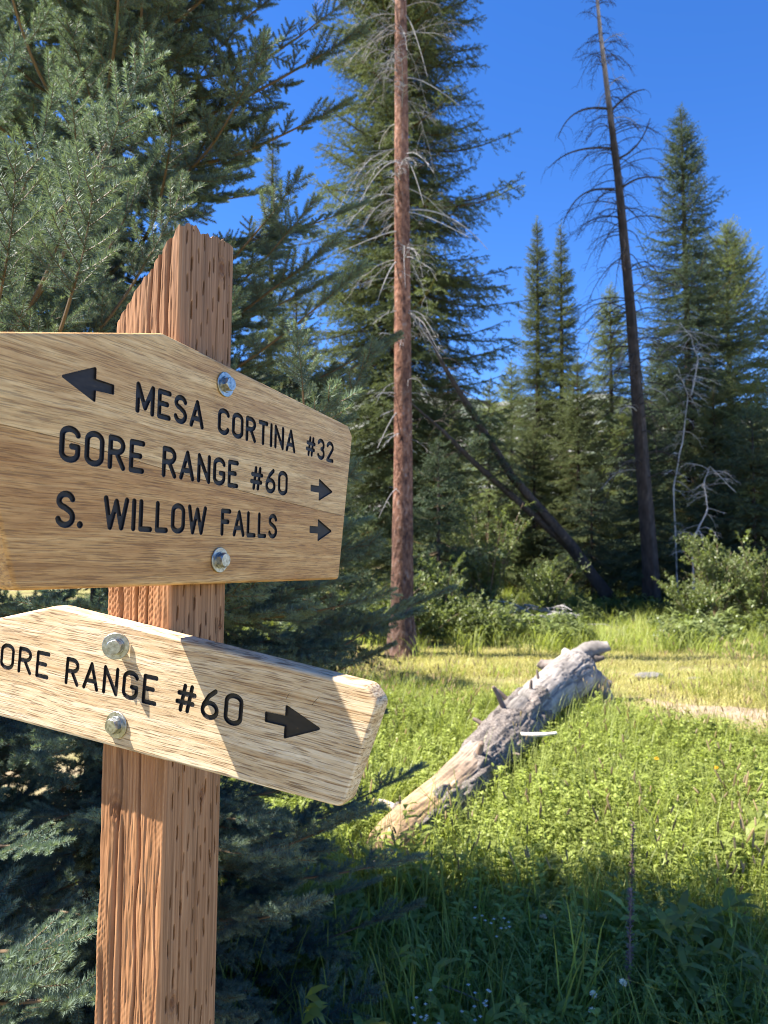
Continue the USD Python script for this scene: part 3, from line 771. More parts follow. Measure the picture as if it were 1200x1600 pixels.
# ------------------------------------------------------------------ the two near spruces
AB = A([-.95, 2.35]); B2 = (-1.50, 1.78)
near_spruce('spruce_tree', 'big dense blue-green spruce close behind the sign, its boughs filling the left side', (AB[0], AB[1]), 5.6, 1.02, 101, 'near_needle', .15, 8, prof=.66,
            extra=[(A([AB[0], AB[1], 1.15]), at(455, 745, 1.42)), (at(458, 740, 1.42), at(478, 588, 1.30)), (A([AB[0], AB[1], 1.05]), at(560, 655, 1.9)), (A([AB[0], AB[1], .9]), at(590, 990, 2.3)), (A([AB[0], AB[1], .5]), at(490, 1320, 1.75)), (A([AB[0], AB[1], .45]), at(450, 1450, 1.6))])
tz = lambda z: A([B2[0], B2[1], z])
ex, limbs = [], []
for px, py, d, z0, cut in ((180, 178, 1.40, 1.45, .52), (150, 300, 1.30, 1.40, .50), (15, 150, 1.55, 1.7, .5), (235, 400, 1.38, 1.35, .5), (130, 440, 1.15, 1.2, .55), (60, 270, 1.35, 1.5, .5), (20, 420, 1.10, 1.25, .5), (215, 330, 1.6, 1.45, .5), (90, 370, 1.25, 1.35, .5),
                           (60, 1490, 1.25, .75, .4), (130, 1440, 1.45, .8, .4), (30, 1340, 1.35, .9, .4), (100, 1590, 1.2, .6, .4), (10, 1560, 1.1, .7, .4), (130, 1180, 1.75, 1.2, .4)):
    p0, p1 = tz(z0), at(px, py, d); q = p0 + (p1 - p0) * cut
    limbs.append(bez(p0, (p0 + q) / 2 + A([0, 0, -.04]), q, 8)); ex.append((q - (p1 - p0) * .02, p1))
young = near_spruce('spruce_tree', 'young spruce with sunlit bluish boughs behind the left end of the upper board', B2, 2.25, .80, 102, 'near_needle', .15, 6,
            extra=ex, skip=lambda p0, p1: p1[1] < .98 or (p1[0] > -.75 and p1[2] < 2.0 and p1[2] > .95))
for q in limbs:
    mb = MB(); mb.add(*tube(q, np.linspace(.012, .007, 8), 7), (1.2, .9, .75)); mb.build('limb', M['twig'], young, True, off=A([B2[0], B2[1], float(gz(*B2))]))

# ------------------------------------------------------------------ tall trees behind
X = lambda px, y: at(px, 900, y)[0]
mid_spruce('spruce_tree', 'tallest full green spruce with gaps of sky, behind the bare orange trunk', (.32, 16.5), 26.5, 2.35, 201, 'mid_needle', 1.0, .27, 12, droop=.30, tr=.24,
           rfun=lambda f: (.72 + .9 * f if f < .30 else 1.0 * (1 - (f - .30) / .70) ** .62), rag=.28)
mid_spruce('spruce_tree', 'slim young spruce top showing between the near spruce and the tall green spruce', (-3.3, 19.5), 13.6, 1.2, 202, 'mid_needle', .6, prof=.85)
mid_spruce('spruce_tree', 'left one of the two slender twin spruces with pointed tops against the sky', (X(842, 24), 24), 13.0, 1.25, 203, 'mid_needle', .6, .22, 10, prof=.72)
mid_spruce('spruce_tree', 'right and slightly lower one of the two slender twin spruces with pointed tops', (X(880, 23.4), 23.4), 12.5, 1.2, 204, 'mid_needle', .6, .22, 10, prof=.72)
mid_spruce('spruce_tree', 'dark pointed spruce standing right behind the tall bare snag, highest on the right side', (X(1085, 19), 19), 13.9, 2.2, 205, 'dark_needle', .6, .25, 10, prof=.72, lean=(-.012, 0))
mid_spruce('pine_tree', 'bushy yellow-green round-topped conifer beside the dark pointed spruce', (X(1145, 20.5), 20.5), 11.2, 1.9, 206, 'pale_needle', .8, .26, 10, prof=.45, droop=.0)
mid_spruce('spruce_tree', 'pale green conifer reaching out of the right edge of the picture', (X(1215, 17), 17), 7.7, 1.9, 207, 'pale_needle', .5, prof=.6)
mid_spruce('spruce_tree', 'light green spruce in the sun just left of the bare snag trunk', (X(958, 25), 25), 11.0, 2.2, 208, 'pale_needle', .6, .25, 10, prof=.7)
mid_spruce('spruce_tree', 'small dark spruce around the foot of the tall bare snag', (X(1010, 17.2), 17.2), 5.2, 1.4, 209, 'dark_needle', .3, .26)
mid_spruce('spruce_tree', 'low dark spruce with drooping skirts between the leaning trunks and the snag', (X(925, 18.5), 18.5), 3.4, 1.5, 210, 'dark_needle', .25, .24, prof=.7)
mid_spruce('spruce_tree', 'shaded spruce right of the bare orange trunk and below the leaning trunks', (X(685, 12.8), 12.8), 3.4, 1.1, 211, 'dark_needle', .3, .28, prof=.7)
mid_spruce('spruce_tree', 'green spruce seen through the gap right of the upper board', (-1.6, 12.2), 6.2, 1.5, 212, 'mid_needle', .4, prof=.75)
mid_spruce('spruce_tree', 'dense spruce left of the tall green spruce, half hidden by the near spruce', (-4.2, 13.5), 8.0, 1.7, 213, 'mid_needle', .4, prof=.7)
mid_spruce('spruce_tree', 'low spruce whose boughs show between the lower board and the bare orange trunk', (-.55, 7.6), 2.2, .95, 214, 'dark_needle', .15, .2)
mid_spruce('spruce_tree', 'sunlit pale spruce behind the gap left of the snag and right of the leaning trunks', (X(800, 27), 27), 8.6, 2.2, 215, 'pale_needle', .5, prof=.7)
mid_spruce('spruce_tree', 'broad dark spruce at the right edge behind the leafy shrub', (X(1180, 16), 16), 4.6, 1.9, 216, 'dark_needle', .3, .26, prof=.65)

for px, y, H, R_, sd, mt, lab in ((765, 21.5, 6.6, 1.5, 221, 'pale_needle', 'pale young spruce seen under the crossing of the leaning trunks'), (905, 21, 7.2, 1.5, 222, 'mid_needle', 'spruce between the twin spruces and the light green spruce, lower than both'),
                                 (1035, 22.5, 8.4, 1.6, 223, 'mid_needle', 'spruce just right of the snag trunk, in front of the sky gap'), (700, 23, 7.4, 1.6, 224, 'mid_needle', 'spruce directly right of the orange trunk, behind the leaning tops'),
                                 (835, 21.8, 5.4, 1.5, 225, 'mid_needle', 'short spruce at the foot of the twin spruces'), (975, 22.6, 6.2, 1.4, 226, 'pale_needle', 'short pale spruce left of the snag foot'), (1120, 17.8, 5.6, 1.5, 227, 'mid_needle', 'short spruce between the two grey dead saplings')):
    mid_spruce('spruce_tree', lab, (X(px, y), y), H, R_, sd, mt, .3, .24, 9, prof=.7)

# the wood beyond, one mass
r = np.random.default_rng(5); FAR = Crown(MID)
for k in range(125):
    y = r.uniform(27, 56); x = r.uniform(-.75, .72) * y; H = r.uniform(7.5, 12.5) * (.85 + .3 * (y > 42)); R = H * r.uniform(.15, .2); b = A([x, y, float(gz(x, y))])
    if k >= 95:
        y = r.uniform(25, 30); x = at(r.uniform(640, 1010), 900, y)[0]; H = r.uniform(4.5, 7.5); R = H * .2; b = A([x, y, float(gz(x, y))])
    if abs(x - .155 * y) < .02 * y:
        H *= .6
    z = .4
    while z < H * .98:
        for q in range(6):
            a = r.uniform(0, 6.283); FAR.put(b + A([0, 0, z]), A([math.cos(a), math.sin(a), -.3 + .8 * (z / H) ** 2]), max(.4, R * 1.15 * (1 - z / H) ** .75 * r.uniform(.7, 1.2)), r)
        z += .5 * r.uniform(.8, 1.2)
FAR.build(None, 'mid_needle', (0, 0, 0), name='distant_forest', label='far-off wood of spruces filling the gaps behind the trees', cat='forest')


# ------------------------------------------------------------------ bare trees
def dead_branch(p0, az, ln, up, drop, r, rad, twigs, fine):
    d = A([math.cos(az), math.sin(az), 0]); mb = MB()
    b = p0 + d * ln * .55 + A([0, 0, up * ln]); e = p0 + d * ln + A([0, 0, (up - drop) * ln])
    c = bez(p0, b, e, 10) + np.cumsum(r.normal(0, .018 * ln, (10, 3)), 0) * np.linspace(0, 1, 10)[:, None]
    tone = r.uniform(.8, 1.15)
    mb.add(*tube(c, np.linspace(rad, rad * .3, 10), 5), (tone,) * 3)
    for k in range(twigs):
        s = r.uniform(.2, 1.); q = A([np.interp(s, np.linspace(0, 1, 10), c[:, j]) for j in range(3)])
        a = az + r.choice([-1, 1]) * r.uniform(.3, 1.2); dd = A([math.cos(a), math.sin(a), r.uniform(-.3, .5)]); l = ln * r.uniform(.18, .5) * (1.1 - .5 * s)
        t = bez(q, q + dd * l * .6, q + dd * l * .85 + A([0, 0, -r.uniform(.2, .7) * l]), 6)
        mb.add(*tube(t, np.linspace(fine, fine * .5, 6), 3, False), (tone * r.uniform(.85, 1.1),) * 3)
    return mb


def bare_trunk(axis, radii, mat, t, off, seed, cols=None, sides=24, amp=.05, n=160):
    axis = A(axis); s = np.linspace(0, len(axis) - 1, n)
    c = np.stack([np.interp(s, np.arange(len(axis)), axis[:, j]) for j in range(3)], 1); rr = np.interp(s, np.arange(len(radii)), radii)
    v, f = tube(c, rr, sides)
    k = n * sides; rad = v[:k].reshape(n, sides, 3) - c[:, None]
    h = np.concatenate([[0], np.cumsum(np.linalg.norm(np.diff(c, axis=0), axis=1))])
    an = np.arange(sides) * 2 * np.pi / sides
    P = np.stack([np.cos(an)[None] * 3 + 0 * h[:, None], np.sin(an)[None] * 3 + 0 * h[:, None], np.repeat(h[:, None] * 3.2, sides, 1)], -1)
    dn = meshkit.fbm(P, 4, seed) - .5
    v[:k] = (c[:, None] + rad * (1 + amp * 2 * dn)[..., None]).reshape(-1, 3)
    col = np.ones_like(v) if cols is None else np.vstack([np.repeat(A([cols(x) for x in h / h[-1]]), sides, 0), cols(0), cols(1)])
    mb = MB(); mb.add(v, f, col)
    return mb.build('trunk', mat, t, True, off=off)


r = np.random.default_rng(31)
b0 = A([*gnd(628, 1026)[:2], 0.]); b0[2] = gz(b0[0], b0[1])
ot = thing('dead_conifer', 'dead conifer with straight orange-brown bare trunk and drooping grey twigs', 'tree', b0)
top = at(622, -330, b0[1] + .1)
ax = [b0 + A([0, 0, -.2]), b0 + A([0, 0, .15]), b0 + A([.0, 0, .6]), at(630, 700, b0[1]), at(628, 300, b0[1]), at(626, 0, b0[1]), top]
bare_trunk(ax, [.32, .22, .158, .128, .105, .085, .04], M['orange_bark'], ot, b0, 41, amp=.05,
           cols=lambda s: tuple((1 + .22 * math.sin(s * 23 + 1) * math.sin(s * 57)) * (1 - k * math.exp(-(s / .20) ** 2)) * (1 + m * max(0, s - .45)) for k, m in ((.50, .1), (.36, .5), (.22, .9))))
for k in range(135):
    s = r.uniform(0, 1) ** .7
    py = 790 - s * 1060; p0 = at(628, py, b0[1]); az = r.uniform(0, 6.283)
    big = py < 520
    ln = r.uniform(.25, .95) if big else r.uniform(.12, .55)
    if py < 330 and math.cos(az) < 0:
        ln *= 1.25
    dead_branch(p0, az, ln, r.uniform(-.15, .40), r.uniform(.1, 1.1), r, r.uniform(.004, .009), int(r.integers(3, 7)) + (15 if py < 330 else 5 if big else 0), .0024).build('dead_branch', M['grey_wood'], ot, off=b0)
for px, py, ex_, ey in ((640, 245, 662, 320), (640, 330, 735, 372), (650, 120, 718, 165), (628, 360, 530, 395), (615, 405, 590, 470), (640, 20, 668, 120), (600, 250, 560, 320), (700, 325, 762, 390), (620, 640, 590, 700), (632, 480, 690, 560)):
    p0 = at(628, py + 5, b0[1]); e = at(ex_, ey, b0[1] - .2); q = at(px, py - 10, b0[1] - .1); mb = MB()
    mb.add(*tube(bez(p0, q, e, 12), np.linspace(.012, .004, 12), 6), (1.0,) * 3)
    mb.build('dead_branch', M['grey_wood'], ot, off=b0)

r = np.random.default_rng(32)
b1 = A([at(1018, 960, 16)[0], 16., 0.]); b1[2] = gz(b1[0], b1[1])
sn = thing('snag', 'tall bare dark leaning snag with ribs of curved leafless branches against the sky', 'tree', b1)
pts = [(1020, 968), (1016, 880), (1002, 700), (985, 480), (966, 280), (950, 150), (938, 50), (931, -25), (926, -70)]
ax = [b1 + A([0, 0, -.2])] + [at(px, py, 16) for px, py in pts]
bare_trunk(ax, [.27, .225, .185, .150, .115, .088, .062, .048, .034, .015], M['dark_bark'], sn, b1, 42, amp=.06,
           cols=lambda s: (lambda w: (1 + 5.5 * w, 1 + 5.8 * w, 1 + 5.8 * w))(min(1, max(0, (s - .72) / .12))))
PX, PY = A([p[0] for p in pts], float), A([p[1] for p in pts], float)
for k in range(170):
    py = r.uniform(-20, 760); p0 = at(np.interp(py, PY[::-1], PX[::-1]), py, 16); az = r.uniform(0, 6.283)
    f = np.clip((py + 40) / 460, 0, 1); ln = r.uniform(.5, 1.0) * (.42 + 1.25 * f) * (1 if py < 500 else .8)
    dead_branch(p0, az, ln, r.uniform(.12, .45), r.uniform(.35, 1.15), r, .007 + .008 * f, int(r.integers(9, 18)), .0042).build('dead_branch', M['dark_bark'] if r.random() < .9 else M['grey_wood'], sn, off=b1)
for px, py, qx, qy, ex_, ey in ((953, 175, 985, 140, 1008, 140), (958, 250, 1000, 240, 1016, 185), (965, 300, 1000, 265, 1040, 282), (950, 170, 890, 160, 872, 215), (957, 232, 890, 225, 858, 262), (960, 297, 900, 285, 880, 350)):
    mb = MB(); c = bez(at(px, py, 16), at(qx, qy, 15.8), at(ex_, ey, 15.7), 12); mb.add(*tube(c, np.linspace(.028, .010, 12), 6))
    for k in range(10):
        q = c[r.integers(3, 12)]; l = r.uniform(.2, .45); a = r.uniform(0, 6.28); dd = A([math.cos(a), math.sin(a), 0])
        mb.add(*tube(bez(q, q + dd * l * .6, q + dd * l * .7 + A([0, 0, -l * .8]), 6), np.linspace(.005, .003, 6), 3, False))
    mb.build('dead_branch', M['dark_bark'], sn, off=b1)

# two leaning dead trunks lodged in the tall spruce
r = np.random.default_rng(33)
for nm, pts, rr, lab, foliage in (('leaning_trunk', [(965, 935, 17.2), (893, 852, 16.3), (800, 745, 15.0), (735, 640, 14.2), (695, 575, 13.6), (655, 495, 13.2)], [.16, .125, .09, .066, .042, .018], 'upper and steeper of two fallen dark trunks leaning left into the tall spruce', True),
                                  ('leaning_trunk', [(975, 940, 17.4), (885, 850, 16.4), (800, 775, 15.2), (740, 722, 14.4), (690, 672, 13.8), (640, 628, 13.2)], [.14, .108, .08, .06, .04, .016], 'lower and flatter of two fallen dark trunks leaning left into the tall spruce', False)):
    P = A([at(*p) for p in pts]); P[0][2] = gz(P[0][0], P[0][1]) - .1
    t = thing(nm, lab, 'fallen tree', P[0])
    bare_trunk(P, rr, M['dark_bark'], t, P[0], 50 + foliage, amp=.05, n=60, sides=10)
    cr = Crown(MID)
    for k in range(34):
        s = r.uniform(.8, len(P) - 1.2); q = A([np.interp(s, np.arange(len(P)), P[:, j]) for j in range(3)])
        dead_branch(q, r.uniform(0, 6.28), r.uniform(.3, .9), r.uniform(-.1, .3), r.uniform(.3, .9), r, .010, 5, .004).build('dead_branch', M['dark_bark'], t, off=P[0])
    if foliage:
        for k in range(46):
            s = 2.55 + r.normal(0, .40); q = A([np.interp(s, np.arange(len(P)), P[:, j]) for j in range(3)]) + r.normal(0, .12, 3) + A([0, 0, -.1])
            a = r.uniform(0, 6.28); cr.put(q, unit(A([math.cos(a), math.sin(a), -.5])), r.uniform(.3, .65), r)
        cr.build(t, 'dark_needle', P[0], name='needle_clumps')

# grey twisted dead limbs in front of the dark spruce, and the brush heap
r = np.random.default_rng(34)
for lab, cat, paths in (('twisted silver-grey dead sapling in front of the dark spruce, upper one', 'dead tree', [[(1062, 505, 16.4), (1078, 525, 16.4), (1090, 560, 16.3), (1078, 620, 16.2)], [(1060, 575, 16.2), (1075, 620, 16.2), (1066, 690, 16.2), (1052, 760, 16.2), (1060, 930, 16.2)]]),
                        ('crooked silver-grey dead sapling leaning beside the leafy shrub, lower one', 'dead tree', [[(1150, 770, 15.4), (1110, 730, 15.3), (1100, 760, 15.3), (1105, 800, 15.2), (1080, 850, 15.2), (1085, 940, 15.2)]])):
    base = at(*paths[-1][-1]); base[2] = gz(base[0], base[1]); t = thing('dead_sapling', lab, cat, base)
    for i, pth in enumerate(paths):
        P = A([at(*p) for p in pth]); P[-1][2] = min(P[-1][2], gz(P[-1][0], P[-1][1]) - .05) if i == len(paths) - 1 else P[-1][2]
        s = np.linspace(0, len(P) - 1, 30); c = np.stack([np.interp(s, np.arange(len(P)), P[:, j]) for j in range(3)], 1) + np.cumsum(r.normal(0, .012, (30, 3)), 0) * .5
        mb = MB(); mb.add(*tube(c, np.linspace(.007, .024, 30) * (.6 + .6 * r.random(30)), 7), (1.15,) * 3); mb.build('limb', M['grey_wood'], t, True, off=base)
        for k in range(26):
            q = c[r.integers(2, 26)]
            dead_branch(q, r.uniform(0, 6.28), r.uniform(.25, .75), r.uniform(-.2, .4), r.uniform(.2, .8), r, .008, 8, .004).build('dead_twig', M['grey_wood'], t, off=base)
bb = gnd(822, 962); bb = A([bb[0] * 1.0, 12.6, float(gz(bb[0], 12.6))]); bb[0] = at(820, 950, 12.6)[0]
t = thing('brush_heap', 'heap of bleached grey dead branches at the wood edge beyond the log', 'brush heap', bb)
for k in range(60):
    q = bb + A([r.normal(0, .35), r.normal(0, .3), abs(r.normal(0, .22)) + .02])
    mb = dead_branch(q, r.uniform(0, 6.28), r.uniform(.35, 1.1), r.uniform(-.1, .5), r.uniform(.0, .5), r, r.uniform(.008, .022), 4, .005); mb.build('dead_branch', M['grey_wood'], t, off=bb)

# ------------------------------------------------------------------ the fallen log
r = np.random.default_rng(36)
LP = A([[.02, 3.30, .10], [.16, 3.52, .135], [.43, 4.0, .155], [.70, 4.5, .185], [1.02, 5.15, .215], [1.36, 5.85, .245], [1.62, 6.32, .26], [1.80, 6.62, .29], [1.93, 6.84, .32]])
LR = A([.10, .120, .132, .143, .158, .176, .195, .215, .17])
lz = gz(LP[:, 0], LP[:, 1]); LP[:, 2] += lz
lg = thing('fallen_log', 'bleached fallen log with patches of bark and upturned roots in the grass', 'log', LP[4] - A([0, 0, LR[4]]))
LO = LP[4] - A([0, 0, LR[4]])
NL, SL_ = 340, 132
s = np.linspace(0, len(LP) - 1, NL)
from scipy.interpolate import CubicSpline
lc = CubicSpline(np.arange(len(LP)), LP)(s); lr = np.interp(s, np.arange(len(LR)), LR)
v, f = tube(lc, lr, SL_); k = NL * SL_
an = np.arange(SL_) * 2 * np.pi / SL_
h = np.linspace(0, 4.2, NL)
P3 = np.stack([np.cos(an)[None] * .35 + 0 * h[:, None], np.sin(an)[None] * .35 + 0 * h[:, None], np.repeat(h[:, None], SL_, 1)], -1)
big = meshkit.fbm(P3 * A([3, 3, 1.6]), 3, 3) - .5
grain = meshkit.fbm(P3 * A([28, 28, 3.2]), 3, 6) - .5
crk = np.maximum(np.clip(.030 - np.abs(meshkit.fbm(P3 * A([9, 9, .9]), 3, 8) - .5), 0, 1) / .030, .8 * np.clip(.022 - np.abs(meshkit.fbm(P3 * A([16, 16, 1.3]), 3, 9) - .47), 0, 1) / .022)
mask = meshkit.fbm(P3 * A([4.5, 4.5, 2.0]), 4, 15)
hh = h[:, None] / 4.2
rad = v[:k].reshape(NL, SL_, 3) - lc[:, None]; rn = rad / (np.linalg.norm(rad, axis=2, keepdims=True) + 1e-9)
side = rn[..., 0]                                                   # + on the right-hand side
bw = np.exp(-((hh - .43) / .10) ** 2) * .22 + np.clip(side, 0, 1) * .34 * np.exp(-((hh - .24) / .2) ** 2) - .22 * (hh > .56) - .05 + np.clip(-rn[..., 2], 0, 1) * .1
bark = np.clip((mask + bw - .57) * 9, 0, 1)
ring = np.exp(-((hh - .515 - .03 * big - .012 * np.sin(an * 2)[None]) / .007) ** 2)
crk = np.maximum(crk, ring)
disp = 1 + .22 * big + .035 * grain - .05 * crk - .10 * ring
v[:k] = (lc[:, None] + rad * disp[..., None]).reshape(-1, 3)
wt = np.clip((.40 - hh) * 4, 0, 1)[..., None] * np.ones((1, SL_, 1))
tan, gry = A([.47, .31, .18]), A([.33, .295, .265])
col = (gry * (1 - wt) + tan * wt) * (.85 + 1.1 * (mask[..., None] - .5) + .25 * grain[..., None] + .9 * (meshkit.fbm(P3 * A([75, 75, 2.6]), 3, 33)[..., None] - .5)) * (1 - .55 * crk[..., None])
mb = MB(); mb.add(v, f, np.vstack([col.reshape(-1, 3), tan * .8, gry])); mb.build('bare_wood', M['log_wood'], lg, True, off=LO)
vb = (lc[:, None] + rad * disp[..., None] + rn * (bark * (.010 + .034 * (meshkit.fbm(P3 * A([26, 26, 16]), 3, 19))) - .004)[..., None]).reshape(-1, 3)
i, j = np.meshgrid(np.arange(NL - 1), np.arange(SL_), indexing='ij')
q = np.stack([i * SL_ + j, (i + 1) * SL_ + j, (i + 1) * SL_ + (j + 1) % SL_, i * SL_ + (j + 1) % SL_], -1).reshape(-1, 4)
q = q[(bark.reshape(-1)[q] > .05).any(1)]
mb = MB(); mb.add(vb, q); vv, ff, cc = mb.get(); ff = ff
tm = trimesh.Trimesh(vv, ff, process=False); tm.remove_unreferenced_vertices()
mb = MB(); mb.add(tm.vertices, tm.faces); mb.build('bark', M['log_bark'], lg, True, off=LO)


def log_limb(name, pts, rr, col, mat='log_wood', sides=18, n=40, amp=.17):
    P = A(pts); sp_ = CubicSpline(np.arange(len(P)), P)(np.linspace(0, len(P) - 1, n)); ra = np.interp(np.linspace(0, len(rr) - 1, n), np.arange(len(rr)), rr)
    v, f = tube(sp_, ra, sides); kk = n * sides
    nz = meshkit.fbm(v[:kk] * A([13, 13, 13]) + len(pts), 4, 4) - .5
    cen = np.repeat(sp_, sides, 0); v[:kk] = cen + (v[:kk] - cen) * (1 + amp * 3 * nz)[:, None]
    mb = MB(); mb.add(v, f, col); mb.build(name, M[mat], lg, True, off=LO)


e = LP[-1]; g1 = (.30, .28, .265); dk = (.16, .12, .10)
log_limb('root', [e + A([-.14, -.30, .0]), e + A([-.06, -.10, .04]), e + A([.0, .0, .10]), e + A([.08, .04, .16]), e + A([.17, .04, .185]), e + A([.25, .03, .20]), e + A([.30, .02, .215])], [.15, .135, .105, .085, .070, .056, .046], (.24, .215, .195), amp=.26)
log_limb('root', [e + A([.0, .0, .05]), e + A([.08, .0, .09]), e + A([.17, -.02, .10]), e + A([.23, -.03, .115])], [.08, .058, .040, .022], (.16, .13, .11), amp=.3)
log_limb('root', [e + A([-.14, -.28, -.05]), e + A([.03, -.10, -.06]), e + A([.15, -.06, -.13]), e + A([.22, -.06, -.24]), e + A([.25, -.08, -.42])], [.17, .13, .10, .080, .070], (.25, .225, .205), amp=.22)
log_limb('root', [e + A([.10, -.06, -.10]), e + A([.20, -.04, -.13]), e + A([.29, -.06, -.15])], [.08, .055, .036], (.22, .195, .175), amp=.25)
log_limb('root', [e + A([-.12, -.2, -.1]), e + A([.0, -.05, -.18]), e + A([.06, -.06, -.30]), e + A([.08, -.08, -.46])], [.15, .12, .095, .07], (.14, .115, .10), amp=.25)
log_limb('root', [e + A([-.15, -.2, .0]), e + A([-.23, -.08, .02]), e + A([-.32, -.03, .02]), e + A([-.40, .0, .05])], [.10, .075, .055, .038], (.20, .165, .145), amp=.25)
log_limb('root', [e + A([-.12, -.15, .04]), e + A([-.12, .0, .12]), e + A([-.145, .04, .17])], [.08, .06, .025], g1, amp=.25)
log_limb('root', [e + A([-.1, -.2, .0]), e + A([.0, .12, .0]), e + A([.06, .3, -.1]), e + A([.1, .5, -.35])], [.14, .12, .09, .05], (.24, .21, .19), amp=.22)


def stub(hq, ang, L, r0, col, tilt=(0, 0, 0), mat='log_wood', name='branch_stub'):
    i = int(hq * (NL - 1)); t = unit(lc[min(i + 1, NL - 1)] - lc[i - 1]); sd = unit(np.cross(t, [0, 0, 1.])); u = np.cross(sd, t)
    d = unit(sd * math.cos(ang) + u * math.sin(ang)); b = lc[i] + d * lr[i] * .8
    d2 = unit(d + A(tilt)); log_limb(name, [b, b + d2 * L * .55 + A([0, 0, .01]), b + d2 * L], [r0, r0 * .78, r0 * .55], col, mat, 8, 12)


stub(.46, 1.9, .22, .022, dk, (-.3, -.4, .3)); stub(.50, 2.2, .16, .02, dk, (-.5, 0, .2)); stub(.54, 1.5, .10, .018, dk); stub(.60, 1.7, .10, .013, dk); stub(.30, 1.2, .11, .026, (.28, .2, .15), (0, -.3, .3))
stub(.14, 2.9, .16, .022, (.5, .42, .36), (-.3, .2, 0)); stub(.36, .2, .10, .014, (.25, .2, .16)); stub(.20, .9, .06, .02, (.45, .33, .22)); stub(.42, 2.6, .12, .02, dk)
# bleached stick held by the log's right flank
log_limb('broken_branch', [at(800, 1146, 4.65), at(835, 1148, 4.5), at(870, 1145, 4.42)], [.013, .014, .008], (.55, .51, .46), amp=.12)

# ------------------------------------------------------------------ plants of the meadow
def leaf(mb, p, d, L, wd, up, r, col, curl=.25):
    d = unit(d); s = unit(np.cross(d, up)); n = np.cross(s, d)
    v = A([p, p + d * L * .35 + s * wd + n * L * .06, p + d * L * .35 - s * wd + n * L * .06, p + d * L * .75 + s * wd * .7 - n * L * curl * .2, p + d * L * .75 - s * wd * .7 - n * L * curl * .2, p + d * L - n * L * curl])
    mb.add(v, A([[0, 1, 2], [1, 3, 2], [2, 3, 4], [3, 5, 4]]), A(col) * r.uniform(.8, 1.2))


def grass_tuft(seed, n=18, H=.22, wd=.0026, spread=.03, lean=.35):
    r = np.random.default_rng(seed); mb = MB()
    for k in range(n):
        a = r.uniform(0, 6.283); b = A([r.normal(0, spread), r.normal(0, spread), -.01]); h = H * r.uniform(.5, 1.1); l = r.uniform(.1, lean * 2)
        d = A([math.cos(a), math.sin(a), 0]); c = bez(b, b + A([0, 0, h * .6]) + d * h * l * .2, b + A([0, 0, h * (1 - .35 * l)]) + d * h * l, 5)
        sd = A([-math.sin(a), math.cos(a), 0]); w = wd * A([1, .95, .8, .5, .05])
        v = np.vstack([c + sd * w[:, None], c - sd * w[:, None]])
        mb.add(v, A([[i, i + 1, i + 6, i + 5] for i in range(4)]), A([1, 1, 1.]) * r.uniform(.75, 1.2))
    return mb.get()


def herb(seed, n=7, H=.20, L=.028, wd=.0075, spread=.04):
    r = np.random.default_rng(seed); mb = MB()
    for k in range(n):
        a = r.uniform(0, 6.283); b = A([r.normal(0, spread), r.normal(0, spread), -.01]); h = H * r.uniform(.5, 1.15)
        tip = b + A([math.cos(a) * h * .25, math.sin(a) * h * .25, h]); c = bez(b, b + A([0, 0, h * .6]), tip, 5)
        mb.add(*tube(c, np.linspace(.0014, .0008, 5), 3, False), (.9, .9, .8))
        for q in range(int(7 + h * 45)):
            s = r.uniform(.25, 1); p = A([np.interp(s, np.linspace(0, 1, 5), c[:, j]) for j in range(3)]); w = q * 2.4 + r.normal(0, .3)
            leaf(mb, p, A([math.cos(w), math.sin(w), r.uniform(.1, .9)]), L * r.uniform(.7, 1.3), wd * r.uniform(.7, 1.2), A([0, 0, 1.]), r, (1, 1, 1))
    return mb.get()


GR = [grass_tuft(61, 40, .22, .0026, .07), grass_tuft(62, 36, .28, .0028, .08, .5), grass_tuft(63, 34, .16, .0024, .07, .3), grass_tuft(60, 34, .24, .0024, .09, .6)]
TALL = [grass_tuft(64, 12, .42, .0028, .06, .35), grass_tuft(65, 11, .50, .003, .06, .5)]


def seed_grass(seed, n=5):
    """Stems that end in tan seed heads."""
    r = np.random.default_rng(seed); mb = MB()
    for k in range(n):
        a = r.uniform(0, 6.283); b = A([r.normal(0, .06), r.normal(0, .06), -.01]); h = r.uniform(.3, .5); d = A([math.cos(a), math.sin(a), 0])
        c = bez(b, b + A([0, 0, h * .6]), b + A([0, 0, h]) + d * h * r.uniform(.05, .35), 7)
        mb.add(*tube(c, np.linspace(.0013, .0008, 7), 3, False), (1.1, 1.0, .9))
        e = c[-1]; q = unit(c[-1] - c[-2]); L = r.uniform(.03, .07)
        mb.add(*tube(A([e, e + q * L * .15, e + q * L * .5, e + q * L * .85, e + q * L]), [.001, .0042, .0048, .0036, .0008], 6, False), A([1.75, 1.15, 2.2]) * r.uniform(.7, 1.1))
    return mb.get()


SEED = [seed_grass(58), seed_grass(59), seed_grass(57, 3)]
SHORT = [grass_tuft(66, 60, .075, .0022, .11, .6), grass_tuft(67, 54, .055, .002, .11, .8), grass_tuft(68, 50, .065, .0022, .10, .7)]
HERB = [herb(71, 14, .17, .019, .0050, .07), herb(72, 17, .14, .015, .0052, .08), herb(73, 12, .20, .026, .0075, .08), herb(74, 26, .09, .017, .0080, .09), herb(70, 16, .12, .014, .0048, .08)]
BROAD = [herb(75, 5, .30, .075, .012, .05), herb(76, 4, .22, .10, .016, .05)]
r = np.random.default_rng(77)
trail_pts = A([(-4, 8.2), (-.6, 7.9), (.6, 7.6), (1.5, 7.5), (2.4, 7.0), (3.2, 6.2), (4.2, 5.6), (6, 4.6), (9, 3.2)])


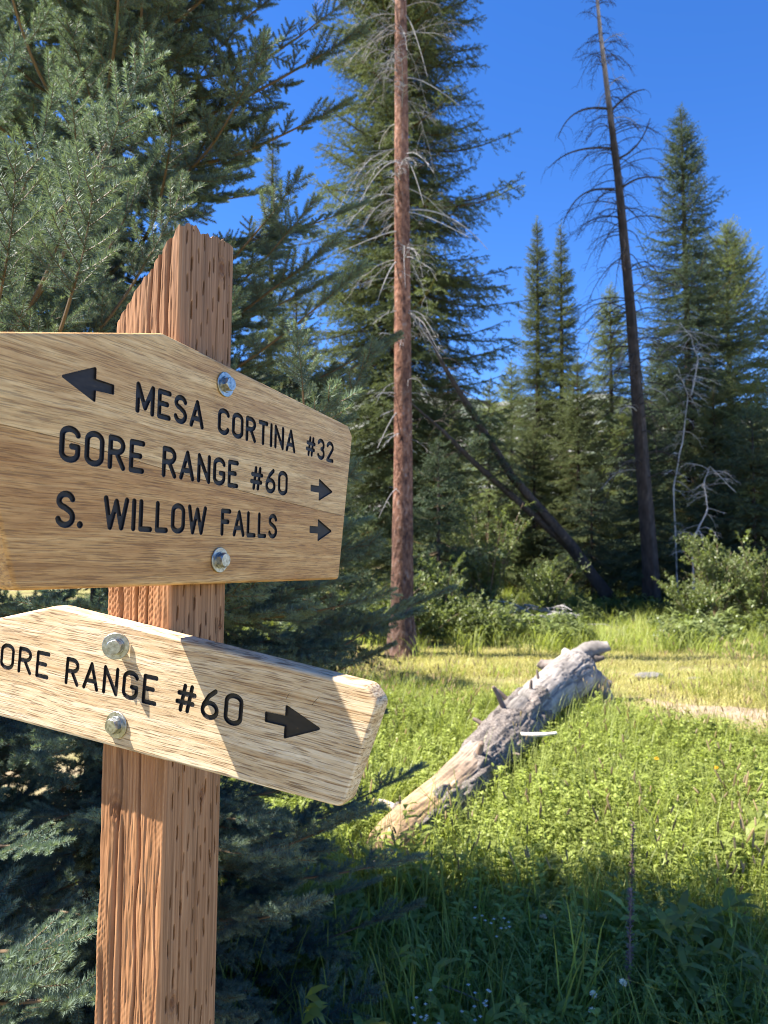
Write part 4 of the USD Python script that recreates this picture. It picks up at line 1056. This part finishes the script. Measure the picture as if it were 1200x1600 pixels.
def trail_dist(p):
    d = np.full(len(p), 9.)
    for a, b in zip(trail_pts[:-1], trail_pts[1:]):
        t = np.clip(((p - a) @ (b - a)) / ((b - a) @ (b - a)), 0, 1); d = np.minimum(d, np.linalg.norm(p - a - t[:, None] * (b - a), axis=1))
    return d


def scatter(n, x0, x1, y0, y1, keep):
    p = np.stack([r.uniform(x0, x1, n), r.uniform(y0, y1, n)], 1)
    q = p[:, 1] * .62 + .5
    p = p[np.abs(p[:, 0]) < q]
    lx = np.interp(p[:, 1], LP[:, 1], LP[:, 0]); onlog = (np.abs(p[:, 0] - lx) < np.interp(p[:, 1], LP[:, 1], LR) * 1.1) & (p[:, 1] < 6.9) & (p[:, 1] > 3.35)
    p = p[~onlog]
    return p[r.random(len(p)) < keep(p)]


def lay(name, protos, p, smin, smax, mat, label, cat):
    n = len(p); a = r.uniform(0, 6.283, n)
    P = np.stack([p[:, 0], p[:, 1], gz(p[:, 0], p[:, 1])], 1); X = np.stack([np.cos(a), np.sin(a), r.normal(0, .12, n)], 1)
    instancer(name, None, protos, P, X, np.tile(A([0, 0, 1.]), (n, 1)), r.uniform(smin, smax, n), r.integers(0, len(protos), n), mat, label, cat)


pat = lambda p, s, k: meshkit.fbm(np.stack([p[:, 0] * s, p[:, 1] * s, 0 * p[:, 0]], 1), 3, k)
bare = lambda p: np.clip((p[:, 0] - 1.15 + .6 * (pat(p, 2, 61) - .5)) / .3, 0, 1) * np.clip((2.95 - p[:, 1] + .5 * (pat(p, 2, 62) - .5)) / .3, 0, 1)
dry = lambda p: np.clip((p[:, 1] - (6.2 - .30 * np.clip(p[:, 0] - .3, 0, 9) - .75 * np.clip(p[:, 0] - 1.9, 0, 2.5)) + 1.2 * (pat(p, 1.3, 51) - .5)) / .5, 0, 1) * np.clip((10.5 - p[:, 1]) / .8, 0, 1)
near_tree = lambda p: np.clip((np.hypot(p[:, 0] - AB[0], p[:, 1] - AB[1]) - 1.1) / .4, .15, 1)
lay('ground_cover', HERB, scatter(15000, -1.0, 6, 1.6, 7.6, lambda p: np.where(p[:, 1] < 3.0, .35, 1) * (1 - dry(p)) * np.clip((trail_dist(p) - .35) * 4, 0, 1) * np.clip(1.6 * pat(p, 1.6, 3) + .1, 0, 1) * near_tree(p) * (1 - .92 * bare(p))), .7, 1.25, M['herb'], 'low leafy green herbs covering the meadow', 'ground cover')
lay('meadow_grass', GR, scatter(8500, -1.2, 7, 1.6, 8.2, lambda p: np.where(p[:, 1] < 3.0, 2.2, .55) * (1 - .8 * dry(p)) * np.clip((trail_dist(p) - .3) * 4, 0, 1) * np.clip(2.6 * pat(p, 1.1, 8) - .40, .2, 1) * (1 - .8 * bare(p))), .7, 1.25, M['grass'], 'green meadow grass among the herbs', 'grass')
lay('tall_grass', TALL, scatter(1900, -.8, 6, 2.0, 7.2, lambda p: (1 - dry(p)) * np.clip(3.2 * pat(p, .9, 12) - 1.15, .06, 1)), .6, 1.05, M['grass'], 'taller grass stems standing out of the meadow', 'grass')
lay('seed_grass', SEED, scatter(900, -.5, 6, 2.6, 7.4, lambda p: np.clip(3.4 * pat(p, .8, 42) - 1.1, .08, 1)), .7, 1.15, M['grass'], 'grass stems with tan seed heads in the meadow', 'grass')
lay('broad_leaved_plants', BROAD, scatter(90, -.7, 2.0, 1.7, 3.4, lambda p: np.clip(3 * pat(p, 1.3, 14) - 1.3, .02, 1) * (1 - bare(p))), .7, 1.2, M['herb'], 'lance-leaved plants in the shaded foreground', 'plants')
lay('dry_turf', SHORT, scatter(8000, -3, 9, 4.6, 11.5, lambda p: dry(p) * np.clip(2.4 * pat(p, .8, 18) - .35, .12, 1) * np.clip((trail_dist(p) - .15) * 3, np.where(p[:, 0] < 2.8, .45, .03), 1)), .8, 1.5, M['dry_grass'], 'short yellowish turf on the sunny clearing', 'grass')
lay('far_grass', GR, scatter(3500, -7, 14, 9.0, 21, lambda p: np.clip(2.4 * pat(p, .5, 22) - .5, .1, 1) * np.clip((p[:, 1] - 9) / 1.2, 0, 1)), 1.1, 2.0, M['grass'], 'long grass along the wood edge', 'grass')
lay('undergrowth', BROAD, scatter(1500, -4, 12, 10.4, 17, lambda p: np.clip(3 * pat(p, .5, 25) - .9, .04, 1)), 1.0, 1.9, M['shrub'], 'leafy undergrowth at the foot of the trees', 'undergrowth')


# shrubs
def shrub_spray(seed):
    r = np.random.default_rng(seed); mb = MB()
    c = bez(A([0, 0, 0]), A([.16, 0, .02]), A([.32, 0, .06]), 6); mb.add(*tube(c, np.linspace(.004, .002, 6), 3, False), (1.2, .9, .7))
    for q in range(26):
        s = r.uniform(.1, 1); p = A([np.interp(s, np.linspace(0, 1, 6), c[:, j]) for j in range(3)]); w = q * 2.4
        leaf(mb, p, A([.6, math.cos(w), math.sin(w)]), .055 * r.uniform(.7, 1.2), .011, unit(r.normal(0, .4, 3) + A([0, 0, 1.])), r, (1, 1, 1))
    return mb.get()


SHR = [shrub_spray(81), shrub_spray(82), shrub_spray(83)]


def shrub(label, base, H, R, seed, n=16, mat='shrub', per=15):
    r = np.random.default_rng(seed); base = A([base[0], base[1], float(gz(base[0], base[1]))]); t = thing('shrub', label, 'shrub', base); cr, br = [], MB()
    for k in range(n):
        a = r.uniform(0, 6.283); L = H * r.uniform(.6, 1.1); d = A([math.cos(a), math.sin(a), 0]) * R * r.uniform(.2, 1.)
        c = bez(base, base + d * .4 + A([0, 0, L * .6]), base + d + A([0, 0, L]), 8); br.add(*tube(c, np.linspace(.010, .003, 8), 4, False))
        for q in range(per):
            s = r.uniform(.2, 1); p = A([np.interp(s, np.linspace(0, 1, 8), c[:, j]) for j in range(3)]); w = r.uniform(0, 6.283)
            cr.append((p, unit(A([math.cos(w), math.sin(w), r.uniform(.1, 1.)])), unit(A([0, 0, 1.]) + r.normal(0, .3, 3)), r.uniform(.6, 1.2), r.integers(0, 3)))
    br.build('stems', M['twig'], t, off=base, kind='stuff'); instancer('foliage', t, SHR, *zip(*cr), M[mat], off=base, share=('shrub', mat))


shrub('tallest leafy willow shrub in the sun, right of the snag foot', (at(1120, 900, 13.4)[0], 13.4), 1.6, 1.0, 91, 24)
shrub('willow shrub cut by the right edge of the picture', (at(1185, 900, 13.0)[0], 13.0), 1.5, .9, 92, 20)
shrub('low shrub at the clearing edge in front of the willow shrubs', (at(1085, 950, 12.6)[0], 12.6), .8, .7, 93, 14)
shrub('green shrub in light and shade just right of the bare orange trunk', (at(690, 900, 11.6)[0], 11.6), 1.15, .75, 94, 16)
shrub('light green shrub between the orange trunk and the brush heap', (at(760, 900, 12.9)[0], 12.9), 2.2, .85, 95, 26)
shrub('tall pale bush in the sun below the twin spruces', (at(850, 900, 13.6)[0], 13.6), 1.15, .8, 99, 20)
shrub('low bright bush left of the brush heap, beyond the log', (at(740, 980, 11.2)[0], 11.2), .55, .7, 96, 14)
shrub('leafy bush in the sun beside the foot of the orange trunk', (at(665, 980, 10.6)[0], 10.6), .6, .55, 97, 12)
shrub('green bush glimpsed between the lower board and the orange trunk', (at(585, 980, 11.0)[0], 11.0), .9, .8, 98, 14)

# ------------------------------------------------------------------ small single plants
r = np.random.default_rng(88)


def clover(px, py, h, label, col=(1, 1, 1), sz=.010, name='clover_flower', cat='flower', group=None):
    g = gnd(px, py, h); b = A([g[0], g[1], float(gz(g[0], g[1]))]); t = thing(name, label, cat, b, group); top = b + A([r.normal(0, .01), r.normal(0, .01), h])
    mb = MB(); mb.add(*tube(bez(b, b + A([.005, 0, h * .5]), top, 6), np.linspace(.0014, .0011, 6), 5), (1, 1, 1)); mb.build('stem', M['herb'], t, off=b)
    mb = MB()
    for k in range(46):
        d = unit(A([*r.normal(0, 1, 2), r.uniform(-.4, 1)])); leaf(mb, top + d * sz * .25, d + A([0, 0, .3]), sz, sz * .22, unit(r.normal(0, 1, 3)), r, col)
    mb.build('flower_head', M['flower'], t, off=b)


clover(930, 1546, .20, 'white clover head, upper of the two right of the bottom middle')
clover(929, 1578, .18, 'white clover head, lower of the two right of the bottom middle')
clover(976, 1531, .22, 'white clover head just right of the pair, by the brown dry stalk')
clover(1160, 1575, .10, 'small white flower near the bottom right corner', sz=.007)
clover(845, 1422, .22, 'pale seed head standing at the edge of the shade', (.8, .72, .6), .012)
clover(915, 1465, .20, 'small white flower in the shaded grass, middle right', sz=.007)
clover(1026, 1190, .25, 'small yellow flower in the sunny meadow behind the shade', (1, .75, .08), .012, 'yellow_flower')
clover(1115, 1205, .22, 'small yellow flower in the sunny meadow near the right edge', (1, .75, .08), .012, 'yellow_flower')


def white_umbel(px, py, h, label):
    g = gnd(px, py, h); b = A([g[0], g[1], float(gz(g[0], g[1]))]); t = thing('white_wildflower', label, 'flower', b); mb, fl = MB(), MB()
    mb.add(*tube(A([b, b + A([0, 0, h * .6])]), [.0016, .0013], 4))
    for k in range(12):
        d = A([r.normal(0, .03), r.normal(0, .03), r.normal(0, .022)]); e = b + A([0, 0, h]) + d
        mb.add(*tube(bez(b + A([0, 0, h * .55]), b + A([0, 0, h * .8]), e, 5), [.0011, .001, .0009, .0008, .0007], 3, False))
        for q in range(4):
            leaf(fl, e, A([math.cos(q * 1.57), math.sin(q * 1.57), .4]), .006, .003, A([0, 0, 1.]), r, (1, 1, 1))
    mb.build('stem', M['herb'], t, off=b); fl.build('petals', M['flower'], t, off=b, kind='stuff')


white_umbel(752, 1550, .24, 'spray of tiny white blossoms at the bottom, left of the grey fallen stem')
white_umbel(775, 1428, .28, 'spray of tiny white blossoms in the shade below the log end')
white_umbel(668, 1572, .22, 'spray of tiny white blossoms near the bottom, right of the lower spruce boughs')

for px, py, h, lab in ((986, 1352, .40, 'dry brown seed spike at the edge of light and shade'), (982, 1585, .42, 'dry brown seed spike rising from the bottom edge')):
    g = gnd(px, py + 15, .0); b = A([g[0], g[1], float(gz(g[0], g[1]))])
    if py > 1500:
        b = A([at(px, 1600, 2.25)[0], 2.25, float(gz(.8, 2.25))])
    else:
        b = A([at(px, 1420, 2.85)[0], 2.85, float(gz(1., 2.85))])
    t = thing('dry_seed_stalk', lab, 'dry plant', b); mb = MB(); c = bez(b, b + A([.005, 0, h * .5]), b + A([.012, .0, h]), 9)
    mb.add(*tube(c, np.linspace(.003, .0022, 9), 6), (.8, .6, .5)); mb.build('stalk', M['grey_wood'], t, off=b); mb = MB()
    for k in range(150):
        s = r.uniform(.3, 1); p = A([np.interp(s, np.linspace(0, 1, 9), c[:, j]) for j in range(3)]); a = r.uniform(0, 6.283)
        leaf(mb, p, A([math.cos(a), math.sin(a), .8]), .017, .004, A([0, 0, 1.]), r, (.9, .62, .5))
    mb.build('seed_pods', M['grey_wood'], t, off=b)

# bent dry stem lying in the shaded grass
P = [A([*gnd(690, 1545, .12)[:2], .13]), A([*gnd(745, 1562, .10)[:2], .11]), A([*gnd(790, 1590, .05)[:2], .05])]
t = thing('fallen_twig', 'bent pale dry stem lying in the shaded grass at the bottom', 'stem', P[2]); mb = MB(); mb.add(*tube(bez(*P, 12), np.linspace(.0025, .003, 12), 6), (1, .85, .7)); mb.build('twig', M['grey_wood'], t, off=P[2])

# stones in the clearing
for px, py, sz, lab in ((1015, 1058, .11, 'pale flat stone in the middle of the sunny clearing'), (1085, 1063, .06, 'small pale stone right of the flat stone in the clearing')):
    g = gnd(px, py + 3); m = trimesh.creation.icosphere(3, 1.0); vv = m.vertices * (1 + .45 * (meshkit.fbm(m.vertices * 1.6 + px, 3, 2) - .5))[:, None] * A([sz * 1.5, sz, sz * .45]); c = A([g[0], g[1], float(gz(g[0], g[1])) + sz * .2])
    tag(obj('stone', (vv + c, m.faces), M['rock'], smooth=40), lab, 'stone')
